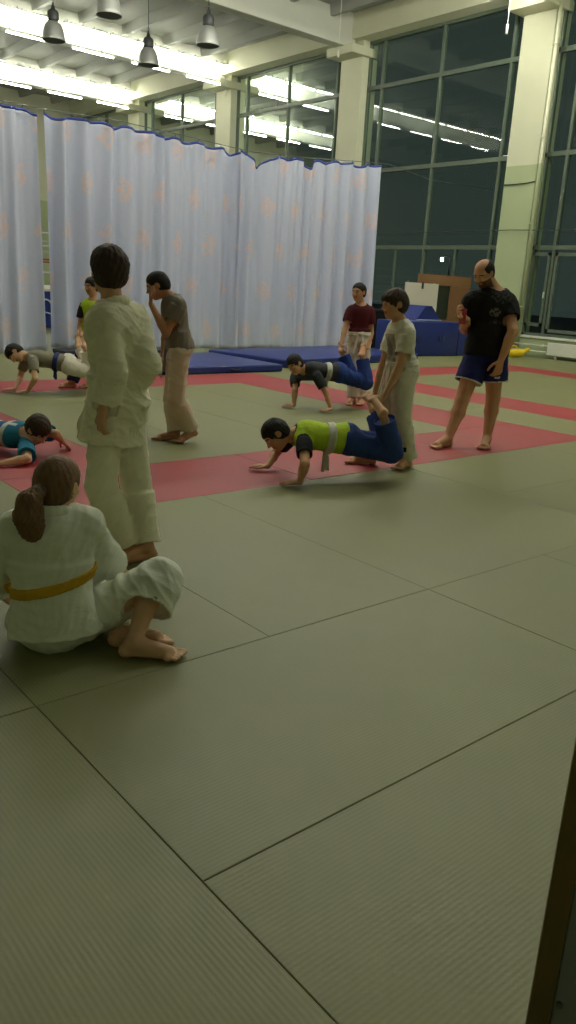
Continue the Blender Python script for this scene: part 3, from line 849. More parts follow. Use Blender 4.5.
    def eyes(s):
        c, f, u, r, q = s.J['head'], s.f, s.u, s.r, s.hh
        for e in (-1, 1):
            b = bmesh.new(); t = bmesh.new(); bmesh.ops.create_uvsphere(t, u_segments=16, v_segments=12, radius=.052*q)
            p = c+u*.015*q+f*.345*q+r*e*.135*q-s.base
            for v in t.verts: v.co = Vector(p)+v.co
            for ff in t.faces: ff.smooth = True
            merge(b, t, 0)
            t = bmesh.new(); bmesh.ops.create_uvsphere(t, u_segments=12, v_segments=8, radius=.024*q)
            for v in t.verts: v.co = Vector(p+f*.033*q)+v.co
            merge(b, t, 1)
            obj('eye', b, [m_eye, m_iris], s.root, smooth=True)
    def hair(s, mt, thick=.045, line=.20, back=-.30, fringe=0., side=.12, messy=.012, bald=False, seed=1, name='hair', ex=()):
        """line: hairline height on the forehead (in head heights); back: how low it reaches behind"""
        c, f, u, r, q = s.J['head'], s.f, s.u, s.r, s.hh; F = (r, f, u)
        S = Sculpt(c-.24, c+.24, min(s.h, .005))
        S.ell(c+u*.13*q-f*.03*q, F, ((.325+thick)*q, (.40+thick*.9)*q, (.345+thick)*q), .02)
        S.ell(c-u*.08*q-f*.14*q, F, ((.285+thick*.9)*q, (.28+thick*.8)*q, .32*q), .04)      # nape volume
        if fringe: S.ell(c+u*.22*q+f*.30*q, F, (.24*q, .15*q, .14*q), .03)
        for (a, b_, ra, rb) in ex: S.cone(a, b_, ra, rb, .02)
        # cut the face out: a box-like wedge in front of the ears
        S.ell(c-u*(.34-line+.02)*q*1.0+f*.40*q, F, (.30*q, .36*q, .37*q), .012, 'sub')
        for e in (-1, 1): S.ell(c-u*.06*q+f*.03*q+r*e*.36*q, F, (.09*q, .10*q, .14*q), .01, 'sub')
        S.plane(c+u*back*q-f*.1*q, -(u*1.0-f*.35), .01)
        if bald:
            S.ell(c+u*.52*q+f*.20*q, F, (.26*q, .52*q, .34*q), .02, 'sub')
        rr = np.random.RandomState(seed); ph = rr.uniform(0, 6.28, 6)
        def d(P):
            x = (P-c)@r/q; y = (P-c)@f/q; z = (P-c)@u/q; ang = np.arctan2(x, y+.1)
            return messy*q*(.55*np.sin(ang*19+4*np.sin(z*5+ph[2])+ph[0])+.6*np.sin(ang*47+6*np.sin(z*6+ph[2])+ph[1])+.9*np.sin(x*13+2*np.sin(y*9)+ph[5])*np.sin(z*11+3*x+ph[4])+.6*np.sin(x*31+y*26+ph[3])*np.sin(z*24+ph[4]))
        S.disp(d)
        o = S.mesh(name, mt, s.base, s.root, None, smooth=1)
        return o
    # ---- clothes --------------------------------------------------
    def tee(s, color, i=.014, sleeve=.62, hem=-.06, sr=.050, colfn=None, amp=.0035, seed=3, neck=.045, name='t_shirt', mt=None, sleeves=True, sl_col=None):
        J, H, b = s.J, s.H, s.bulk
        lo, hi = s.bounds(['pelvis', 'neck', 'sL', 'sR', 'eL', 'eR', 'hL', 'hR'], .17)
        S = Sculpt(lo, hi, s.h); L = np.linalg.norm(J['neck']-J['pelvis'])
        s.torso(S, i, .028)
        S.flat(J['pelvis']+s.sp*L*.3, J['pelvis']+s.sp*(hem*H-.01), .086*H*b+i, .094*H*b+i, .03, n=s.fr, sq=.74)
        if sleeves:
            for q in 'LR':
                e = J['s'+q]+(J['e'+q]-J['s'+q])*sleeve; v = unit(J['e'+q]-J['s'+q])
                S.cone(J['s'+q], J['s'+q]*.5+e*.5, .031*H*b+i*.9, (.031*H*b+i+sr*H*b)/2, .02); S.flat(J['s'+q]+v*.02, e, .032*H*b+i, sr*H*b, .022)
        S.plane(J['pelvis']+s.sp*hem*H, -s.sp, .004)
        S.disp(folds(seed, amp, 42, axis=s.sp*.6+s.lat*.5))
        if sleeves:
            for q in 'LR':
                e = J['s'+q]+(J['e'+q]-J['s'+q])*sleeve; v = unit(J['e'+q]-J['s'+q])
                S.flat(e-v*.02, e+v*.05, (sr-.0045)*H*b, (sr-.003)*H*b, .003, 'sub')
        S.cone(J['neck']-s.sp*.012+s.fr*.012, J['neck']+s.sp*.12+s.fr*.01, neck*H*b, neck*H*b*1.25, .006, 'sub')
        cc = lin(*color)
        def col(P):
            C = np.tile(cc, (len(P), 1))
            if colfn: C = colfn(P, C, s)
            return C
        s.cl = getattr(s, 'cl', [])+[S]
        o = S.mesh(name, mt or m_cotton, s.base, s.root, col)
        s.meshes['shirt'] = o
        return o
    def trousers(s, color, i=.018, top=.10, kr=.054, ar=.050, end=.93, amp=.006, seed=5, name='trousers', mt=None, colfn=None, hollow=True, thigh=None):
        J, H, b = s.J, s.H, s.bulk
        lo, hi = s.bounds(['pelvis', 'hL', 'hR', 'kL', 'kR', 'aL', 'aR'], .16); lo[2] = max(lo[2], -.01)
        S = Sculpt(lo, hi, s.h)
        sp = s.sp
        S.ell(J['pelvis']-.012*H*s.hf, (s.hl, sp, s.hf), (.088*H*b+i, .080*H+i, .070*H*b+i), .03)
        S.flat(J['pelvis']-sp*.02, J['pelvis']+sp*top*H, .094*H*b+i*.9, .080*H*b+i*.5, .03, n=s.hf, sq=.80)
        if thigh is None: thigh = .054*H*b+i
        for q in 'LR':
            h, k, a = J['h'+q], J['k'+q], J['a'+q]
            S.cone(h, k, thigh, kr*H*b, .03)
            e = k+(a-k)*end
            S.cone(k, k+(e-k)*.35, kr*H*b, (kr*.6+ar*.4)*H*b, .02)
            S.flat(k+(e-k)*.2, e, kr*H*b, ar*H*b, .03)
        S.flat(J['pelvis']+sp*top*H, J['pelvis']+sp*(top*H+.2), .135*H, .135*H, .004, 'sub')
        fa = folds(seed, amp, 34, axis=unit(J['kL']-J['hL'])+unit(J['aL']-J['kL'])*.5)
        S.disp(fa)
        if hollow:
            for q in 'LR':
                k, a = J['k'+q], J['a'+q]; e = k+(a-k)*end; v = unit(a-k)
                S.flat(e-v*.025, e+v*.06, (ar-.005)*H*b, (ar-.003)*H*b, .003, 'sub')
        cc = lin(*color)
        s.cl = getattr(s, 'cl', [])+[S]
        o = S.mesh(name, mt or m_gi, s.base, s.root, (lambda P: colfn(P, np.tile(cc, (len(P), 1)), s)) if colfn else (lambda P: np.tile(cc, (len(P), 1))))
        s.meshes['trousers'] = o
        return o
    def shorts(s, color, end=.62, i=.02, colfn=None, amp=.004, seed=4, r1=.068, top=.075):
        J, H, b = s.J, s.H, s.bulk
        lo, hi = s.bounds(['pelvis', 'hL', 'hR', 'kL', 'kR'], .16)
        S = Sculpt(lo, hi, s.h); sp = s.sp
        S.ell(J['pelvis']-.02*H*s.hf, (s.hl, sp, s.hf), (.096*H*b+i, .085*H+i, .080*H*b+i), .03)
        S.flat(J['pelvis']-sp*.02, J['pelvis']+sp*top*H, .092*H*b+i, .082*H*b+i*.7, .03, n=s.hf, sq=.80)
        for q in 'LR':
            h, k = J['h'+q], J['k'+q]; e = h+(k-h)*end
            S.flat(h-(k-h)*.05, e, .056*H*b+i, r1*H*b, .025)
        S.disp(folds(seed, amp, 30, axis=s.hl))
        for q in 'LR':
            h, k = J['h'+q], J['k'+q]; e = h+(k-h)*end; v = unit(k-h)
            S.flat(e-v*.03, e+v*.06, (r1-.005)*H*b, (r1-.003)*H*b, .003, 'sub')
        cc = lin(*color)
        o = S.mesh('shorts', m_cotton, s.base, s.root, lambda P: colfn(P, np.tile(cc, (len(P), 1)), s) if colfn else np.tile(cc, (len(P), 1)))
        return o
    def jacket(s, color, i=.030, skirt=.16, flare=.125, sl=(.050, .066), cuff=.75, amp=.009, seed=9, bw=.09, sflare=None, colfn=None, lean=None, waist=.02, k=.035, floor=None, drape=()):
        """open-sleeved judo jacket with a flaring skirt; cuff: how far along the forearm the sleeve reaches"""
        J, H, b = s.J, s.H, s.bulk
        lo, hi = s.bounds(['pelvis', 'neck', 'sL', 'sR', 'eL', 'eR', 'wL', 'wR', 'hL', 'hR'], .2); lo[2] = max(lo[2], -.01)
        if floor is not None: lo[2] = floor
        S = Sculpt(lo, hi, s.h); L = np.linalg.norm(J['neck']-J['pelvis']); sp = s.sp
        s.torso(S, i, .045)
        dn = unit(lean) if lean is not None else -sp
        wpt = J['pelvis']+sp*waist*H*2
        S.flat(wpt+sp*.10, wpt, .092*H*b+i, .092*H*b+i*.6, .03, n=s.fr, sq=.78)
        S.flat(wpt, wpt+dn*(skirt*H), .092*H*b+i*.6, flare*H*b, .02, n=s.hf, sq=.80)
        for q in 'LR':
            a, e, w = J['s'+q], J['e'+q], J['w'+q]; v = unit(e-a)
            S.cone(a, e, sl[0]*H*b, (sl[0]+sl[1])/2*H*b, k)
            c = e+(w-e)*cuff
            S.flat(e-unit(w-e)*.01, c, (sl[0]+sl[1])/2*H*b, sl[1]*H*b, .03)
        for (a, c, r0, r1, nn) in drape: S.cone(a, c, r0, r1, .05, n=nn, sq=.6)
        S.disp(folds(seed, amp, 26, axis=sp*.5+s.lat*.7, warp=.03)); S.disp(folds(seed+1, amp*.35, 70))
        for q in 'LR':
            e, w = J['e'+q], J['w'+q]; c = e+(w-e)*cuff; v = unit(w-e)
            S.flat(c-v*.04, c+v*.06, (sl[1]-.006)*H*b, (sl[1]-.003)*H*b, .004, 'sub')
        S.flat(wpt+dn*(skirt*H-.03), wpt+dn*(skirt*H+.06), (flare-.012)*H*b, (flare-.006)*H*b, .004, 'sub', n=s.hf, sq=.80)
        S.cone(J['neck']-sp*.01+s.fr*.014, J['neck']+sp*.12+s.fr*.01, .042*H*b, .055*H*b, .006, 'sub')
        cc = lin(*color)
        s.cl = getattr(s, 'cl', [])+[S]
        o = S.mesh('jacket', m_gi, s.base, s.root, (lambda P: colfn(P, np.tile(cc, (len(P), 1)), s)) if colfn else (lambda P: np.tile(cc, (len(P), 1))))
        s.meshes['jacket'] = o
        # thick collar band round the neck and down the front
        Sc = Sculpt(J['neck']-.25, J['neck']+.2, s.h)
        pts = []
        for t in np.linspace(-1, 1, 15):
            an = t*math.pi*.78
            p = J['neck']+sp*(.012-.06*max(0, abs(t)-.3)**1.0)+(-s.fr*math.cos(an)*.045*H+s.lat*math.sin(an)*.050*H*b)
            pts.append(p)
        dnp = [pts[-1]-sp*.10*H+s.fr*.035*H-s.lat*.03*H, pts[-1]-sp*.2*H+s.fr*.03*H-s.lat*.06*H]
        dnm = [pts[0]-sp*.10*H+s.fr*.035*H+s.lat*.03*H]
        pts = dnm[::-1]+pts+dnp
        for p, q in zip(pts, pts[1:]): Sc.cone(p, q, .017, .017, .004, n=s.sp, sq=1.5)
        Sc.cone(J['neck']-sp*.08, J['neck']+sp*.1, .034*H*b+.004, .034*H*b+.004, .004, 'sub')
        Sc.mesh('collar', m_gi, s.base, o, lambda P: np.tile(cc*1.06, (len(P), 1)))
        return o
    def belt(s, color, at=.06, i=.03, w=.02, knot=True, ends=((.0, .22), (.03, .18)), name='belt', dn=None, tilt=0., kside=0., wide=1.0, seed=2):
        J, H, b = s.J, s.H, s.bulk; c = J['pelvis']+s.sp*at*H
        ax = unit(s.sp+s.lat*tilt); hh = min(s.h, .005)
        S = Sculpt(c-.15*H-.06, c+.15*H+.06, hh)
        _, P = S.region(S.lo, S.lo+S.h*S.n); P = P[:S.n[0], :S.n[1], :S.n[2]]
        g = np.full(P.shape[:3], 1.0, dtype=np.float32)
        for G in s.cl:                       # signed distance to whatever clothes lie under the belt
            q = (P-G.lo)/G.h; q0 = np.clip(np.floor(q).astype(int), 0, G.n-2); fq = np.clip(q-q0, 0, 1); v = 0
            for a in (0, 1):
                for b2 in (0, 1):
                    for c2 in (0, 1):
                        wt = (fq[..., 0] if a else 1-fq[..., 0])*(fq[..., 1] if b2 else 1-fq[..., 1])*(fq[..., 2] if c2 else 1-fq[..., 2])
                        v = v+wt*G.g[q0[..., 0]+a, q0[..., 1]+b2, q0[..., 2]+c2]
            g = np.minimum(g, v)
        t = np.abs((P-c)@ax)-w; rad = np.linalg.norm((P-c)-((P-c)@ax)[..., None]*ax, axis=-1)-.13*H*wide
        S.g = np.maximum.reduce([g-.011, t, -(g+.012), rad]).astype(np.float32)
        G = S; G0 = g
        # find the surface in front for the knot
        fr_ = unit(s.fr*math.cos(kside)+s.lat*math.sin(kside)); rr_ = .06*H
        while rr_ < .16*H:
            q_ = np.clip(((c+fr_*rr_-G.lo)/G.h).astype(int), 0, G.n-1)
            if G0[tuple(q_)] > .006: break
            rr_ += .003
        if knot:
            kp = c+fr_*rr_
            S.ell(kp, (s.lat, s.sp, s.fr), (.028, .022, .018), .004)
            d0 = unit(dn) if dn is not None else V(0, 0, -1)
            for (off, ln) in ends:
                p = kp+s.lat*(off-.012)
                S.cone(p, p+d0*ln+s.lat*off*1.2, .016, .016, .004, n=s.fr, sq=.3)
        cc = lin(*color)
        return S.mesh(name, m_belt, s.base, s.root, lambda P: np.tile(cc, (len(P), 1)))
JOINTS = {
  'boy_gi': dict(pelvis=(1.863,3.508,0.794), neck=(1.833,3.507,1.275), head=(1.842,3.552,1.42), sL=(1.753,3.432,1.201), sR=(1.99,3.558,1.206), hL=(1.798,3.498,0.74), hR=(1.925,3.521,0.728), eL=(1.755,3.351,0.98), wL=(1.731,3.398,0.802), eR=(1.952,3.383,1.001), wR=(1.946,3.56,0.842), aL=(1.866,3.436,0.075), aR=(1.958,3.382,0.075), kL=(1.75,3.474,0.397), kR=(1.961,3.503,0.376), tL=(1.804,3.47,0), tR=(1.86,3.384,0)),
  'girl_sitting': dict(pelvis=(1.154,2.714,0.114), neck=(1.171,2.726,0.537), head=(1.203,2.738,0.638), sL=(1.046,2.781,0.478), sR=(1.292,2.675,0.485), hL=(1.1,2.8,0.09), hR=(1.232,2.687,0.089), eL=(0.988,2.875,0.26), wL=(1.092,2.981,0.109), eR=(1.416,2.774,0.299), wR=(1.542,2.856,0.174), kR=(1.546,2.567,0.241), aR=(1.36,2.451,0.06), tR=(1.485,2.343,0.02), kL=(1.42,2.97,0.075), aL=(1.374,2.563,0.05), tL=(1.499,2.5,0.03)),
  'man': dict(pelvis=(6.378,4.67,0.942), neck=(6.401,4.677,1.476), head=(6.261,4.718,1.612), sL=(6.506,4.587,1.357), sR=(6.216,4.783,1.356), hL=(6.442,4.615,0.881), hR=(6.319,4.721,0.882), eL=(6.41,4.426,1.111), wL=(6.351,4.475,0.841), eR=(6.319,4.907,1.092), wR=(6.124,4.744,1.184), kL=(6.468,4.593,0.463), kR=(6.161,4.725,0.439), aL=(6.404,4.559,0.08), aR=(6.016,4.726,0.08), tL=(6.063,4.362,0), tR=(5.752,4.703,0)),
  'boy_grey': dict(pelvis=(3.774,5.991,0.833), neck=(3.722,6.035,1.26), head=(3.63,6.114,1.344), sL=(3.699,5.884,1.192), sR=(3.806,6.135,1.191), hL=(3.738,5.916,0.789), hR=(3.804,6.071,0.783), eL=(3.601,5.926,0.957), wL=(3.495,5.996,1.189), eR=(3.771,6.205,0.945), wR=(3.701,6.137,0.742), kL=(3.705,5.918,0.401), kR=(3.775,6.096,0.373), aL=(3.865,5.896,0.11), aR=(3.754,5.987,0.075), tL=(3.673,5.887,0), tR=(3.637,6.1,0)),
  'boy_maroon': dict(pelvis=(7.185,7.206,0.793), neck=(7.178,7.212,1.23), head=(7.136,7.222,1.372), sL=(7.282,7.149,1.152), sR=(7.088,7.289,1.152), hL=(7.227,7.17,0.734), hR=(7.151,7.235,0.728), eL=(7.297,7.115,0.886), wL=(7.183,7.053,0.708), eR=(6.986,7.266,0.921), wR=(6.888,7.214,0.731), kL=(7.197,7.117,0.379), kR=(7.12,7.182,0.373), aL=(7.209,7.112,0.075), aR=(7.1,7.147,0.075), tL=(6.991,6.919,0), tR=(6.896,7.036,0)),
  'boy_white': dict(pelvis=(4.807,4.308,0.786), neck=(4.767,4.342,1.181), head=(4.713,4.362,1.308), sL=(4.739,4.221,1.091), sR=(4.82,4.454,1.08), hL=(4.771,4.246,0.731), hR=(4.827,4.382,0.713), eL=(4.697,4.235,0.844), wL=(4.609,4.285,0.606), eR=(4.764,4.48,0.816), wR=(4.713,4.494,0.597), kL=(4.798,4.263,0.415), kR=(4.771,4.443,0.362), aL=(4.935,4.266,0.07), aR=(4.719,4.496,0.07), tL=(4.68,4.201,0), tR=(4.55,4.626,0)),
  'push_lime': dict(pelvis=(4.172,4.239,0.296), neck=(3.823,4.433,0.342), head=(3.689,4.494,0.334), sL=(3.79,4.289,0.31), sR=(3.917,4.576,0.287), hL=(4.134,4.166,0.29), hR=(4.214,4.295,0.291), eL=(3.665,4.122,0.184), wL=(3.67,4.169,0.04), eR=(3.912,4.753,0.118), wR=(3.782,4.685,0.04), kL=(4.43,3.995,0.227), kR=(4.507,4.111,0.245), aL=(4.285,3.988,0.528), aR=(4.559,4.342,0.481), tL=(4.327,4.139,0.593), tR=(4.611,4.491,0.545)),
  'push_dark': dict(pelvis=(6.59,6.919,0.429), neck=(6.214,7.11,0.464), head=(6.085,7.128,0.522), sL=(6.26,6.925,0.402), sR=(6.234,7.29,0.359), hL=(6.575,6.866,0.412), hR=(6.656,7.007,0.429), eL=(6.339,6.815,0.191), wL=(6.334,6.725,0.04), eR=(6.123,7.145,0.203), wR=(6.102,7.124,0.04), kL=(6.87,6.714,0.327), kR=(6.981,7.072,0.34), aL=(6.879,6.827,0.636), aR=(6.891,7.19,0.648), tL=(7.001,6.892,0.736), tR=(6.995,7.292,0.736)),
  'push_left': dict(pelvis=(4.118,9.023,0.353), neck=(3.736,9.285,0.426), head=(3.62,9.358,0.455), sL=(3.728,9.094,0.388), sR=(3.784,9.441,0.374), hL=(4.092,8.94,0.328), hR=(4.139,9.097,0.357), eL=(3.69,8.96,0.196), wL=(3.654,9.091,0.04), eR=(3.726,9.501,0.152), wR=(3.577,9.291,0.04), kL=(4.417,8.977,0.244), kR=(4.466,9.128,0.275), aL=(4.331,8.976,0.557), aR=(4.427,9.313,0.538), tL=(4.394,9.077,0.679), tR=(4.478,9.416,0.664)),
  'boy_behind': dict(pelvis=(4.687,9.511,0.644), neck=(4.701,9.498,1.103), head=(4.684,9.487,1.26), sL=(4.777,9.433,1.01), sR=(4.614,9.573,1.011), hL=(4.735,9.469,0.585), hR=(4.638,9.553,0.578), eL=(4.779,9.415,0.752), wL=(4.633,9.404,0.591), eR=(4.559,9.582,0.75), wR=(4.524,9.459,0.574), kL=(4.67,9.347,0.258), kR=(4.493,9.521,0.255), aL=(4.668,9.433,0.07), aR=(4.399,9.502,0.07), tL=(4.546,9.413,0), tR=(4.247,9.498,0)),
  'boy_lying': dict(neck=(2.383,5.98,0.162), head=(2.442,5.903,0.218), sL=(2.328,5.869,0.091), sR=(2.502,6.089,0.166), pelvis=(2.2,6.4,0.12), hL=(2.13,6.42,0.11), hR=(2.28,6.5,0.11), eL=(2.244,5.647,0.049), wL=(2.073,5.674,0.03), eR=(2.568,5.858,0.177), wR=(2.683,6.007,0.085), kL=(1.98,6.74,0.07), kR=(2.15,6.84,0.07), aL=(1.86,7.06,0.06), aR=(2.03,7.17,0.06), tL=(1.8,7.22,0.02), tR=(1.97,7.34,0.02)),
}
# ------------------------------------------------------------------ the people
RIGHT, AWAY, UP = V(.760, -.651, 0), V(.651, .760, 0), V(0, 0, 1)   # compass used for facings: across the hall, along it
def D_(a, b, c): return RIGHT*a+AWAY*b+UP*c
GI = (226, 222, 198); GI2 = (224, 228, 214); PANTS = (224, 214, 192)
h_black = mat_hair('black_hair', srgb(26, 22, 20)); h_dark = mat_hair('dark_brown_hair', srgb(58, 43, 33)); h_brown = mat_hair('brown_hair', srgb(112, 84, 58))

def boy_gi():
    J = JOINTS['boy_gi']
    F = Figure(J, 1.50, 'boy in a loose white judo uniform standing with his back to us', D_(-.50, .85, -.08), D_(0, 0, 1), h=.005, hs=1.04, skin='tan')
    dn = D_(-.25, 0, -1)
    F.body(hands=dict(L=dict(dr=dn, pn=D_(.6, .6, 0), curl=.45), R=dict(dr=D_(-.8, .3, -.3), pn=D_(-.2, -.8, 0), curl=.6)),
           feet=dict(L=dict(), R=dict()))
    F.eyes()
    F.hair(h_dark, thick=.05, back=-.36, fringe=1, messy=.012, seed=4)
    F.trousers(GI, i=.014, kr=.052, ar=.048, end=.96, amp=.006, seed=11, thigh=.082)
    o = F.jacket(GI, i=.024, skirt=.165, flare=.116, sl=(.042, .046), cuff=.86, amp=.009, seed=21, lean=D_(-.10, .0, -1))
    # loose front flap swinging out on his left
    S = Sculpt(F.J['hL']-.4, F.J['hL']+.3, .005); p = F.J['pelvis']
    a = p+D_(-.09, .02, .03); b_ = p+D_(-.185, .04, -.125); S.cone(a, b_, .065, .038, .01, n=D_(.3, 1, 0), sq=.35); S.cone(b_, b_+D_(-.025, 0, -.06), .014, .010, .01)
    S.disp(folds(31, .006, 50)); cc = lin(*GI); S.mesh('jacket_flap', m_gi, F.base, o, lambda P: np.tile(cc, (len(P), 1)))

def girl():
    J = JOINTS['girl_sitting']
    F = Figure(J, 1.38, 'girl with ponytail and yellow belt sitting on the mats', D_(.30, .93, -.10), D_(.05, 0, 1), h=.005, hs=.97, skin='light')
    F.body(hands=dict(R=dict(dr=D_(.6, .5, -.5), pn=D_(0, 0, -1), curl=.3), L=dict(dr=D_(.2, .6, -.2), pn=D_(0, 0, -1), curl=.2)),
           feet=dict(L=dict(), R=dict()))
    F.eyes()
    hd = F.J['head']; q = F.hh
    F.hair(h_brown, thick=.035, back=-.30, messy=.006, line=.22, seed=7)
    hb = F.hair.__func__  # (the ponytail is its own part)
    S = Sculpt(hd-.4, hd+.3, .005)
    root = hd-F.f*.46*q-F.u*.06*q+D_(-.01, -.02, 0)
    pts = [root, root+D_(-.018, -.03, -.03), root+D_(-.022, -.035, -.085), root+D_(-.012, -.03, -.135), root+D_(-.0, -.02, -.175)]
    rs = [.022, .042, .050, .042, .014]
    S.cone(hd-F.f*.32*q, root, .03, .020, .02)
    for a, b_, ra, rb in zip(pts, pts[1:], rs, rs[1:]): S.cone(a, b_, ra, rb, .02)
    S.disp(lambda P: .0022*np.sin((P@RIGHT)*420+9*np.sin(P[:, 2]*30))+.0018*np.sin((P@AWAY)*390+7*np.sin(P[:, 2]*25)))
    S.mesh('ponytail', h_brown, F.base, F.root)
    S = Sculpt(root-.06, root+.06, .004)
    S.cone(root-F.f*.004, root+F.f*.004, .026, .026, .002, n=F.f, sq=.5)
    S.mesh('hair_tie', m_belt, F.base, F.root, lambda P: np.tile(lin(110, 130, 150), (len(P), 1)))
    F.trousers(GI2, i=.024, kr=.064, ar=.068, end=.46, amp=.008, seed=12, thigh=.092)
    F.jacket(GI2, i=.026, skirt=.135, flare=.135, sl=(.040, .046), cuff=.40, amp=.009, seed=23, waist=.05, lean=D_(.10, -.12, -1), floor=0.004,
             drape=[(F.J['eR']+D_(-.02, -.06, .0), F.J['eR']+D_(-.04, -.05, -.085), .060, .030, D_(.5, -.8, 0)), (F.J['eR']+D_(.0, -.02, 0), F.J['eR']+D_(.03, .0, -.03), .05, .03, D_(.5, -.8, 0))])
    F.belt((196, 156, 34), at=.112, i=.040, w=.019, knot=True, tilt=.26, dn=D_(.5, .3, -1), seed=3)

def man():
    J = JOINTS['man']
    F = Figure(J, 1.80, 'balding man in black t-shirt and navy shorts looking at his phone', D_(-.62, -.62, -.52), D_(-.2, -.2, 1), h=.0058, hs=1.10, skin='tan', bulk=1.12)
    ph = V(J['wR'])+D_(-.05, -.03, .03)
    def beard(P, C):
        c, f, u, r, q = F.J['head'], F.f, F.u, F.r, F.hh; w = (P-c)/q; x, y, z = w@r, w@f, w@u
        m = (z < -.14-.25*np.clip(y-.1, 0, 1)*0) & (z > -.52) & (y > .02) & ~((np.abs(x) < .10) & (z > -.285) & (z < -.19)); C[m] = C[m]*V(.20, .19, .20)
        return C
    F.body(hands=dict(L=dict(dr=D_(-.15, -.1, -1), pn=D_(-.4, .8, 0), curl=.55, spread=.04), R=dict(dr=D_(-.75, -.1, .45), pn=D_(.3, -.5, .8), curl=.8)),
           feet=dict(L=dict(), R=dict()), skinfn=beard)
    F.eyes()
    F.hair(h_black, thick=.022, back=-.28, messy=.004, line=.40, bald=True, seed=9)
    F.J['head'] = F.J['head']
    def prt(P, C, s):
        c = s.J['pelvis']+s.sp*.30; x = (P-c)@s.lat; z = (P-c)@s.sp; fr = (P-c)@s.fr > 0
        n = np.sin(x*95+3*np.sin(z*83+1))+np.sin(z*101+2.3*np.sin(x*67+2))+.8*np.sin(x*190+z*150)
        m1 = ((x+.02)**2/.055**2+(z-.02)**2/.04**2 < 1) & (n > -.5); m2 = ((x-.03)**2/.10**2+(z-.155)**2/.05**2 < 1) & (n > .2); m3 = (np.abs(x) < .06) & (np.abs(z+.07) < .014) & (n > .0)
        C[fr & m1] = lin(96, 94, 90); C[fr & m2] = lin(58, 58, 58); C[fr & m3] = lin(66, 64, 62)
        return C
    F.tee((20, 19, 20), i=.028, sleeve=.58, hem=-.045, sr=.043, amp=.005, colfn=prt)
    def sc(P, C, s):
        for q in 'LR':
            h, k = s.J['h'+q], s.J['k'+q]; e = h+(k-h)*.62; v = unit(k-h); t = (P-e)@v; near = np.linalg.norm(P-e, axis=1) < .16
            C[near & (t > -.013)] = lin(214, 216, 220)
        e = s.J['hL']+(s.J['kL']-s.J['hL'])*.50; d = P-e-s.hf*.07; m = (np.abs(d@s.hl) < .026) & (np.abs((P-e)@unit(s.J['kL']-s.J['hL'])) < .009) & ((P-e)@s.hf > 0); C[m] = lin(190, 195, 205)
        return C
    F.shorts((26, 34, 92), end=.62, i=.006, colfn=sc, r1=.066)
    # the phone in his right hand
    r = thing('phone', 'red-backed mobile phone held in the man\'s hand', 'phone', tuple(ph))
    F2 = np.stack([-unit(D_(.6, -.65, 0)), unit(D_(.1, .35, 1)), unit(np.cross(-unit(D_(.6, -.65, 0)), unit(D_(.1, .35, 1))))])
    def slab(name, m, sx, sy, z0, z1, bev=.003):
        b = bmesh.new(); box(b, -sx, sx, -sy, sy, z0, z1, bev=bev)
        for v in b.verts: v.co = Vector(V(*v.co)@F2)
        return obj(name, b, m, r)
    slab('case', M['redv'], .036, .074, -.004, .004); slab('screen', M['board'], .032, .068, .0041, .0048, .0)

def boy_grey():
    J = JOINTS['boy_grey']
    F = Figure(J, 1.48, 'boy in grey t-shirt and off-white trousers covering his face with a hand', D_(-.88, -.12, -.42), D_(-.3, 0, 1), hs=1.02, skin='mid')
    F.body(hands=dict(L=dict(dr=D_(-.10, .25, .9), pn=D_(.9, .2, .2), curl=.35), R=dict(dr=D_(-.1, 0, -1), pn=D_(.4, -.6, 0), curl=.4)),
           feet=dict(L=dict(heel_up=.05), R=dict()))
    F.eyes()
    F.hair(h_black, thick=.03, back=-.24, messy=.006, line=.25, seed=5)
    F.tee((128, 122, 112), i=.018, sleeve=.55, hem=-.015, sr=.048, amp=.004, seed=14)
    o = F.trousers((216, 200, 180), i=.008, top=.03, kr=.052, ar=.050, end=.97, amp=.006, seed=15)
    S = Sculpt(F.J['pelvis']-.35, F.J['pelvis']+.25, .005); p = F.J['pelvis']+F.fr*.115+F.sp*.06
    S.cone(p, p+D_(-.03, -.02, -.30), .012, .016, .004, n=F.fr, sq=.4); S.mesh('drawstring', m_gi, F.base, o, lambda P: np.tile(lin(216, 200, 180), (len(P), 1)))

def boy_maroon():
    J = JOINTS['boy_maroon']
    F = Figure(J, 1.45, 'boy in maroon t-shirt with white belt holding up a training partner\'s legs', D_(-.55, -.83, -.10), UP, h=.006, hs=1.02, skin='tan')
    F.body(hands=dict(L=dict(dr=D_(-.5, -.3, -.5), pn=D_(-.6, .2, .2), curl=.9), R=dict(dr=D_(.2, -.4, -.7), pn=D_(.6, .2, 0), curl=.9)), feet=dict(L=dict(), R=dict()))
    F.eyes(); F.hair(h_black, thick=.03, back=-.26, messy=.006, line=.24, seed=6)
    F.tee((84, 26, 34), i=.014, sleeve=.62, hem=-.01, sr=.044, amp=.003, seed=16)
    F.trousers((222, 214, 198), i=.022, kr=.060, ar=.056, end=.97, amp=.005, seed=17)
    F.belt((222, 218, 206), at=.055, i=.036, w=.022, ends=((-.02, .24), (.03, .20)), dn=D_(-.1, -.1, -1))

